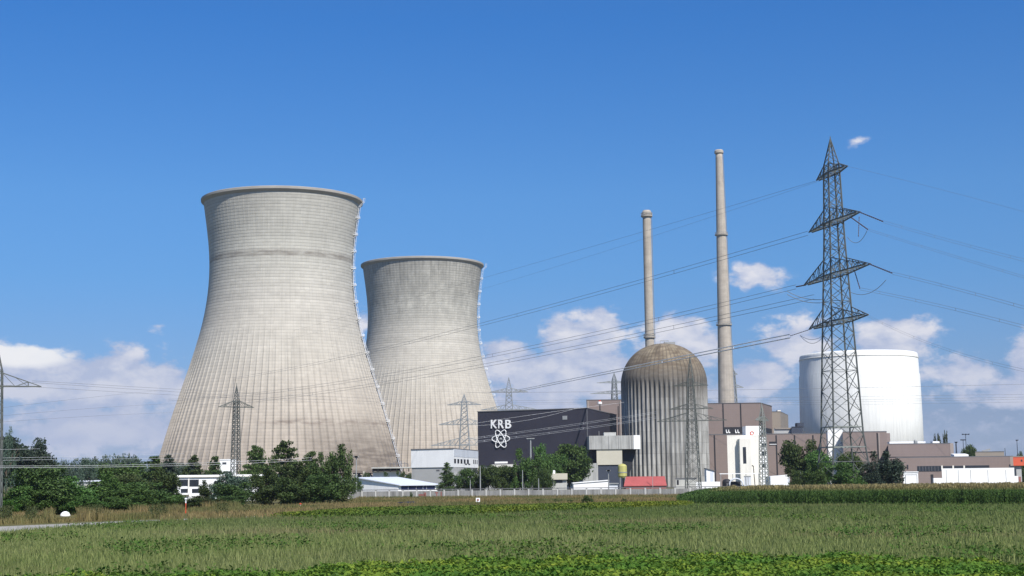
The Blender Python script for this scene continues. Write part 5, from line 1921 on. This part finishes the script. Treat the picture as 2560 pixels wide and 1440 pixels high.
# ================================================================== trees and bushes
def crown_mesh(kind, seed, n=6500, leaf=0.028):
    rng = np.random.default_rng(seed)
    cl = []
    if kind == 'round':
        for i in range(38):
            d = rng.normal(size=3)
            d /= np.linalg.norm(d)
            q = rng.random() ** .4
            c = np.array([0, 0, .53]) + d * q * np.array([.37, .37, .40])
            r = .08 + .08 * rng.random()
            cl.append((c, np.array([r * 1.15, r * 1.15, r * .85])))
    elif kind == 'bush':
        for i in range(32):
            d = rng.normal(size=3)
            d /= np.linalg.norm(d)
            q = rng.random() ** .4
            c = np.array([d[0] * .37 * q, d[1] * .37 * q, .40 + d[2] * .40 * q + (.05 * rng.normal())])
            r = .08 + .09 * rng.random()
            cl.append((c, np.array([r * 1.2, r * 1.2, r])))
    elif kind == 'wispy':
        for i in range(40):
            z = .25 + .72 * rng.random()
            rr = .38 * (1 - abs(z - .5) * 1.1)
            a = rng.random() * 2 * PI
            q = rng.random() ** .5
            r = .04 + .06 * rng.random()
            cl.append((np.array([math.cos(a) * rr * q, math.sin(a) * rr * q, z]), np.array([r, r, r * 1.5])))
    elif kind == 'conifer':
        for lv in range(17):
            z = .06 + .92 * lv / 17
            rr = .5 * (1 - z) ** .85
            for j in range(7 if lv < 12 else 4):
                a = rng.random() * 2 * PI
                q = .45 + .55 * rng.random()
                cl.append((np.array([math.cos(a) * rr * q * .8, math.sin(a) * rr * q * .8, z - rr * q * .12]), np.array([.06 + rr * .22, .06 + rr * .22, .035])))
        cl.append((np.array([0, 0, .95]), np.array([.03, .03, .06])))
    elif kind == 'pine':
        for lv in range(9):
            z = .10 + .88 * lv / 8.5
            rr = .46 * min(1, (1.03 - z) / .62) ** .75
            for j in range(16 if lv < 6 else 9):
                a = rng.random() * 2 * PI
                q = .1 + .85 * rng.random() ** .7
                r = (.07 + .06 * rng.random()) * (.55 + rr)
                cl.append((np.array([math.cos(a) * rr * q, math.sin(a) * rr * q, z + .03 * rng.normal()]), np.array([r * 1.3, r * 1.3, .045])))
    elif kind == 'spiky':        # dense crown with upright shoots
        for i in range(34):
            a = rng.random() * 2 * PI
            q = rng.random() ** .6 * .40
            top = 1 - (q / .5) ** 2 * .35
            z = top * (.15 + .8 * rng.random())
            r = .07 + .05 * rng.random()
            cl.append((np.array([math.cos(a) * q, math.sin(a) * q, z]), np.array([r, r, r * 1.7])))
    w = np.array([c[1][0] * c[1][2] for c in cl])
    w = w / w.sum()
    pick = rng.choice(len(cl), size=n, p=w)
    cc = np.array([c[0] for c in cl])[pick]
    rr = np.array([c[1] for c in cl])[pick]
    d = rng.normal(size=(n, 3))
    d /= np.linalg.norm(d, axis=1)[:, None]
    q = (rng.random(n) ** .45)[:, None] * (1 + .12 * rng.normal(size=(n, 1)))
    p = cc + d * rr * q
    hi = np.percentile(p[:, 2], 99.6)
    lo = np.percentile(p[:, 2], 0.4)
    p[:, 2] = np.clip(lo + (p[:, 2] - lo) * ((1 - lo) / (hi - lo)), 0.0, 1.02)
    wr_ = np.percentile(np.abs(p[:, :2]), 99)
    p[:, :2] *= .48 / wr_
    return leaf_arrays(p, leaf, rng, 0.35, .6)


PROTO = {}


def proto(kind, seed):
    key = (kind, seed)
    if key not in PROTO:
        n, lf = {'round': (8500, .026), 'bush': (8500, .025), 'wispy': (3600, .022), 'conifer': (6000, .026), 'pine': (8500, .026), 'spiky': (8500, .024)}[kind]
        v, f = crown_mesh(kind, seed * 17 + len(kind), n, lf)
        PROTO[key] = npmesh('crown', v, f, M['leaf_mid'])
    return PROTO[key]


TRUNKS = {}


def trunk_proto(kind):
    if kind not in TRUNKS:
        mb = MB()
        h = {'conifer': .95, 'bush': .55, 'spiky': .7}.get(kind, .72)
        mb.tube([(0, 0, 0), (.004, .003, h * .4), (0, 0.004, h)], [.028, .02, .005], 8)
        rng = random.Random(5)
        if kind != 'conifer':
            for k in range(7):
                a = rng.random() * 6.28
                z0 = h * rng.uniform(.35, .8)
                mb.tube([(0, 0, z0), (.12 * math.cos(a), .12 * math.sin(a), z0 + .08), (.27 * math.cos(a), .27 * math.sin(a), z0 + .2)], [.012, .008, .003], 6)
        else:
            for k in range(10):
                a = rng.random() * 6.28
                z0 = .1 + .08 * k
                r = .42 * (1 - z0)
                mb.tube([(0, 0, z0), (r * math.cos(a), r * math.sin(a), z0 - .03)], [.008, .003], 5)
        me = bpy.data.meshes.new('trunk')
        me.from_pydata(mb.v, [], mb.f)
        me.materials.append(M['trunk'])
        TRUNKS[kind] = me
    return TRUNKS[kind]


TN = [0]


def tree(name, kind, label, u, vtop, wpx, D, mat, group='trees around the plant', cat=None):
    TN[0] += 1
    X = foot(u, D)
    h = P(u, vtop, D).z
    w_ = wpx / F * D * 1.08
    t = thing(name, label, cat or ('bush' if 'bush' in name or 'shrub' in name else 'tree'), (X, D, 0), group)
    rz = (TN[0] * 2.399) % (2 * PI)
    for nm, me in (('crown', proto(kind, TN[0] % 3)), ('trunk', trunk_proto(kind))):
        o = bpy.data.objects.new(nm, me)
        C.objects.link(o)
        o.parent = t
        o.scale = (w_, w_, h) if nm == 'crown' else (max(w_, h * .6),) * 2 + (h,)
        o.rotation_euler = (0, 0, rz)
        if nm == 'crown':
            o.material_slots[0].link = 'OBJECT'
            o.material_slots[0].material = M[mat]
    return t


LG = 'trees and bushes on the left'
# left block
for row in [
    ('broadleaf_tree', 'wispy', 'loose grey green tree rising behind the pylon at the left edge', 14, 1072, 40, 250, 'leaf_silver'),
    ('broadleaf_tree', 'round', 'tall very dark tree behind the left edge pylon', 5, 1096, 120, 330, 'leaf_black'),
    ('broadleaf_tree', 'round', 'tall very dark tree, right of the edge pylon, higher of the dark pair', 52, 1098, 95, 325, 'leaf_black'),
    ('broadleaf_tree', 'round', 'very dark tree whose right flank slopes down to the far wood', 98, 1120, 88, 320, 'leaf_black'),
    ('broadleaf_tree', 'wispy', 'slim silvery tree standing over the pale shed roof', 222, 1148, 52, 250, 'leaf_silver'),
    ('broadleaf_tree', 'round', 'mid green round tree right of the silvery tree', 300, 1160, 110, 285, 'leaf_mid'),
    ('broadleaf_tree', 'round', 'brownish green tree between silvery tree and dark tree', 318, 1186, 90, 262, 'leaf_olive'),
    ('broadleaf_tree', 'pine', 'dark spreading tree at the left foot of the big cooling tower', 385, 1142, 80, 300, 'leaf_dark'),
    ('broadleaf_tree', 'pine', 'darkest tree right at the cooling tower left foot', 420, 1140, 62, 300, 'leaf_black'),
    ('bush', 'spiky', 'dense dark bush left of the white gate building', 408, 1172, 86, 250, 'leaf_dark'),
    ('pine_tree', 'pine', 'left of two layered pines in front of the big cooling tower', 485, 1140, 66, 400, 'leaf_dark'),
    ('pine_tree', 'pine', 'right of two layered pines in front of the big cooling tower', 534, 1143, 56, 400, 'leaf_dark'),
    ('bush', 'bush', 'big dark green bush right of the edge pylon', 110, 1166, 150, 158, 'leaf_dark'),
    ('bush', 'bush', 'mid green bush above the white bale', 172, 1192, 120, 162, 'leaf_mid'),
    ('bush', 'spiky', 'broad bush in the middle of the left hedge', 265, 1206, 130, 165, 'leaf_mid'),
    ('bush', 'bush', 'dark bush left of the taller marker post', 350, 1206, 130, 172, 'leaf_dark'),
    ('bush', 'bush', 'wide hedge bush between the big bush and the pale shed', 205, 1212, 120, 172, 'leaf_mid'),
    ('bush', 'spiky', 'upright bush in the gap right of the pale shed', 272, 1182, 90, 190, 'leaf_mid'),
    ('bush', 'bush', 'broad low hedge bush under the brownish green tree', 330, 1222, 120, 164, 'leaf_mid'),
    ('bush', 'bush', 'low hedge bush under the dense dark bush', 405, 1236, 100, 176, 'leaf_mid'),
    ('bush', 'bush', 'low shrub right of the red marker post', 510, 1240, 84, 205, 'leaf_olive'),
    ('bush', 'bush', 'low shrub under the grey green bush', 570, 1240, 84, 208, 'leaf_dark'),
    ('bush', 'bush', 'low green shrub behind the white bale on its left', 118, 1226, 110, 156, 'leaf_mid'),
    ('bush', 'spiky', 'lower bush in front of the gate building windows', 418, 1226, 90, 180, 'leaf_dark'),
    ('bush', 'bush', 'low bright green bush at the foot of the edge pylon', 24, 1226, 62, 160, 'leaf_bright'),
    ('bush', 'bush', 'lowest bright green shrub at the left edge below the pylon', 12, 1252, 70, 150, 'leaf_bright'),
    ('bush', 'bush', 'low mid green bush between edge pylon and big bush', 55, 1216, 80, 156, 'leaf_mid'),
    ('bush', 'bush', 'low green bush directly right of the white bale', 215, 1240, 90, 156, 'leaf_mid'),
    ('bush', 'bush', 'low dark bush at the right of the hedge row', 315, 1240, 100, 160, 'leaf_mid'),
    ('bush', 'bush', 'low bush behind the red marker post', 472, 1246, 80, 200, 'leaf_dark'),
    ('bush', 'spiky', 'grey green bush hiding the foot of the slim one armed pylon', 578, 1180, 92, 232, 'leaf_silver'),
    ('bush', 'bush', 'dark bush below the grey green bush', 592, 1206, 100, 222, 'leaf_dark'),
    ('bush', 'spiky', 'green bush covering the gate building middle', 528, 1202, 70, 235, 'leaf_dark'),
    ('pine_tree', 'pine', 'layered pine right of the slim pylon', 641, 1117, 82, 300, 'leaf_dark'),
    ('pine_tree', 'pine', 'tallest layered pine in front of the big cooling tower', 712, 1105, 96, 310, 'leaf_dark'),
    ('broadleaf_tree', 'pine', 'dark tree between tallest pine and the upright tree', 772, 1132, 84, 290, 'leaf_dark'),
    ('broadleaf_tree', 'spiky', 'upright dark tree at the right end of the left group', 850, 1114, 76, 245, 'leaf_dark'),
    ('broadleaf_tree', 'spiky', 'dark tree just left of the upright end tree', 808, 1134, 70, 250, 'leaf_dark'),
    ('broadleaf_tree', 'spiky', 'broad dark tree filling the gap under the tallest pine', 742, 1160, 110, 250, 'leaf_dark'),
    ('broadleaf_tree', 'spiky', 'green tree under the first pine', 660, 1172, 100, 250, 'leaf_dark'),
    ('bush', 'bush', 'front bush below the first pine', 668, 1206, 90, 222, 'leaf_dark'),
    ('bush', 'bush', 'front bush below the tallest pine', 730, 1196, 96, 220, 'leaf_dark'),
    ('bush', 'bush', 'front bush below the upright tree', 800, 1186, 100, 222, 'leaf_dark'),
    ('bush', 'bush', 'last front bush at the right end of the left group', 848, 1196, 74, 224, 'leaf_dark'),
    ('bush', 'bush', 'small dark bush left of the white shed', 893, 1192, 28, 340, 'leaf_dark'),
]:
    row = list(row)
    row[6] += 18 if row[6] < 190 else 0
    tree(*row, LG)

GG = 'garden trees behind the fence'
for row in [
    ('conifer_tree', 'conifer', 'pointed dark conifer in front of the office building', 1118, 1158, 46, 345, 'leaf_dark'),
    ('garden_tree', 'round', 'first round garden tree right of the conifer', 1165, 1172, 44, 345, 'leaf_dark'),
    ('garden_tree', 'round', 'second round garden tree under the black hall corner', 1222, 1164, 50, 345, 'leaf_dark'),
    ('garden_tree', 'round', 'third round garden tree below the atom emblem', 1258, 1165, 46, 350, 'leaf_dark'),
    ('garden_tree', 'spiky', 'taller garden tree left of the floodlight mast', 1304, 1124, 50, 350, 'leaf_mid'),
    ('garden_tree', 'wispy', 'loose high tree right of the floodlight mast', 1350, 1110, 48, 350, 'leaf_mid'),
    ('garden_tree', 'spiky', 'dense green tree behind the guard house', 1352, 1140, 56, 346, 'leaf_mid'),
    ('garden_tree', 'round', 'large round olive tree before the right part of the black hall', 1424, 1112, 82, 415, 'leaf_mid'),
    ('garden_tree', 'round', 'lower crown of the large tree group left of the concrete side block', 1440, 1140, 50, 420, 'leaf_dark'),
    ('garden_tree', 'bush', 'bushy garden tree between the first and second round trees', 1192, 1184, 44, 348, 'leaf_dark'),
    ('garden_tree', 'bush', 'bushy garden tree between the third round tree and the taller one', 1284, 1168, 44, 352, 'leaf_dark'),
    ('garden_tree', 'round', 'round garden tree left of the large olive tree', 1388, 1136, 54, 410, 'leaf_mid'),
    ('garden_tree', 'bush', 'low dark tree between guard house and floodlight mast', 1360, 1172, 40, 340, 'leaf_dark'),
    ('garden_shrub', 'bush', 'small shrub at the foot of the pump house left', 1000, 1178, 18, 560, 'leaf_dark'),
    ('garden_shrub', 'bush', 'second shrub before the pump house right', 966, 1180, 14, 560, 'leaf_dark'),
    ('garden_shrub', 'bush', 'shrub at the left end of the pump house', 914, 1182, 18, 560, 'leaf_dark'),
    ('garden_shrub', 'bush', 'shrub between pump house and office building', 1016, 1180, 20, 560, 'leaf_dark'),
]:
    row = list(row)
    row[5] *= 1.15
    tree(*row, GG)
PG = 'bushes at the feet of the large pylon'
for row in [
    ('broadleaf_tree', 'round', 'tall dark tree left of the large pylon', 1998, 1102, 78, 335, 'leaf_dark'),
    ('broadleaf_tree', 'round', 'mid green tree between the left legs of the large pylon', 2056, 1128, 70, 330, 'leaf_mid'),
    ('bush', 'spiky', 'bright green bush at the left foot of the large pylon', 2040, 1160, 62, 285, 'leaf_mid'),
    ('bush', 'bush', 'green bush between the legs of the large pylon', 2110, 1158, 92, 288, 'leaf_mid'),
    ('broadleaf_tree', 'round', 'dark crown behind the right legs of the large pylon', 2128, 1132, 64, 325, 'leaf_dark'),
    ('bush', 'spiky', 'wide black green bush right of the large pylon', 2212, 1130, 92, 300, 'leaf_black'),
    ('bush', 'bush', 'lower dark bush under the right leg of the large pylon', 2175, 1156, 60, 290, 'leaf_black'),
    ('bush', 'bush', 'low dark bush at the foot of the tall dark tree', 2000, 1178, 50, 300, 'leaf_dark'),
]:
    tree(*row[:-1], row[-1], PG)
BG = 'trees behind the low brown wings'
for row in [
    ('background_tree', 'wispy', 'sparse thin tree over the brown annex, left one', 2348, 1086, 22, 620, 'leaf_olive'),
    ('background_tree', 'wispy', 'sparse pointed tree over the brown annex, right one', 2368, 1078, 20, 620, 'leaf_olive'),
    ('background_tree', 'round', 'round dark bush on the horizon under the dark masts', 2424, 1114, 40, 600, 'leaf_dark'),
    ('background_tree', 'bush', 'dark treetop above the orange red gate house', 2556, 1130, 24, 620, 'leaf_dark'),
    ('background_tree', 'bush', 'dark tree beside the gate house door at the right edge', 2562, 1160, 34, 540, 'leaf_dark'),
]:
    tree(*row[:-1], row[-1], BG)
SG = 'small shrubs in the meadow'
for (u, vt, wp, D, lab) in ((1469, 1239, 26, 195, 'roundest dark shrub in the meadow right of the guard house'), (1560, 1246, 14, 205, 'small dark shrub below the red roofed shed'),
                            (1345, 1247, 16, 215, 'small shrub below the floodlight mast'), (1425, 1250, 26, 205, 'low flat shrub left of the roundest meadow shrub'),
                            (1395, 1248, 22, 210, 'low flat shrub below the guard house'), (1028, 1230, 7, 285, 'slim dark shrub against the fence below the white shed'),
                            (1080, 1252, 26, 225, 'green shrub right of the white boulders'), (1655, 1252, 12, 205, 'tiny shrub left of the maize corner')):
    tree('meadow_shrub', 'bush', lab, u, vt, wp, D, 'leaf_dark', SG)

# far wood on the left horizon: reads as one mass
rng = np.random.default_rng(11)
vv, ff = [], []
b0 = 0
for k in range(46):
    u = 110 + k * 8.2 + rng.random() * 6
    D = 640 + rng.random() * 120
    vt = np.interp(u, [110, 160, 210, 260, 290, 320, 360, 420, 470], [1150, 1149, 1146, 1141, 1134, 1136, 1150, 1150, 1158]) + rng.random() * 8
    h = P(u, float(vt), D).z
    wm = 34 / F * D
    v, f = crown_mesh('bush', 100 + k, 1100, .045)
    v = v * np.array([wm, wm, h]) + np.array([foot(u, D), D, 0])
    vv.append(v)
    ff.append(f + b0)
    b0 += len(v)
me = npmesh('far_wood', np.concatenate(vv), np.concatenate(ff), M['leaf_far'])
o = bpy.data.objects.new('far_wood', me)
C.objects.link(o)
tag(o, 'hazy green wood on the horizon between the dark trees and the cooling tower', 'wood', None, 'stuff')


# ================================================================== air
hz_m = bpy.data.materials.new('haze')
hz_m.use_nodes = True
k = N(hz_m.node_tree)
k.n.clear()
pvn = k.new('ShaderNodeVolumePrincipled')
pvn.inputs['Color'].default_value = (0.82, 0.89, 1.0, 1)
pvn.inputs['Density'].default_value = 0.00008
pvn.inputs['Anisotropy'].default_value = 0.3
ho = k.new('ShaderNodeOutputMaterial')
k.link(pvn.outputs[0], ho.inputs['Volume'])
hz = MB().box(-900, 900, -40, 1600, -1.0, 175).build('haze', hz_m)
tag(hz, 'thin summer haze over the plant', 'haze', None, 'stuff')
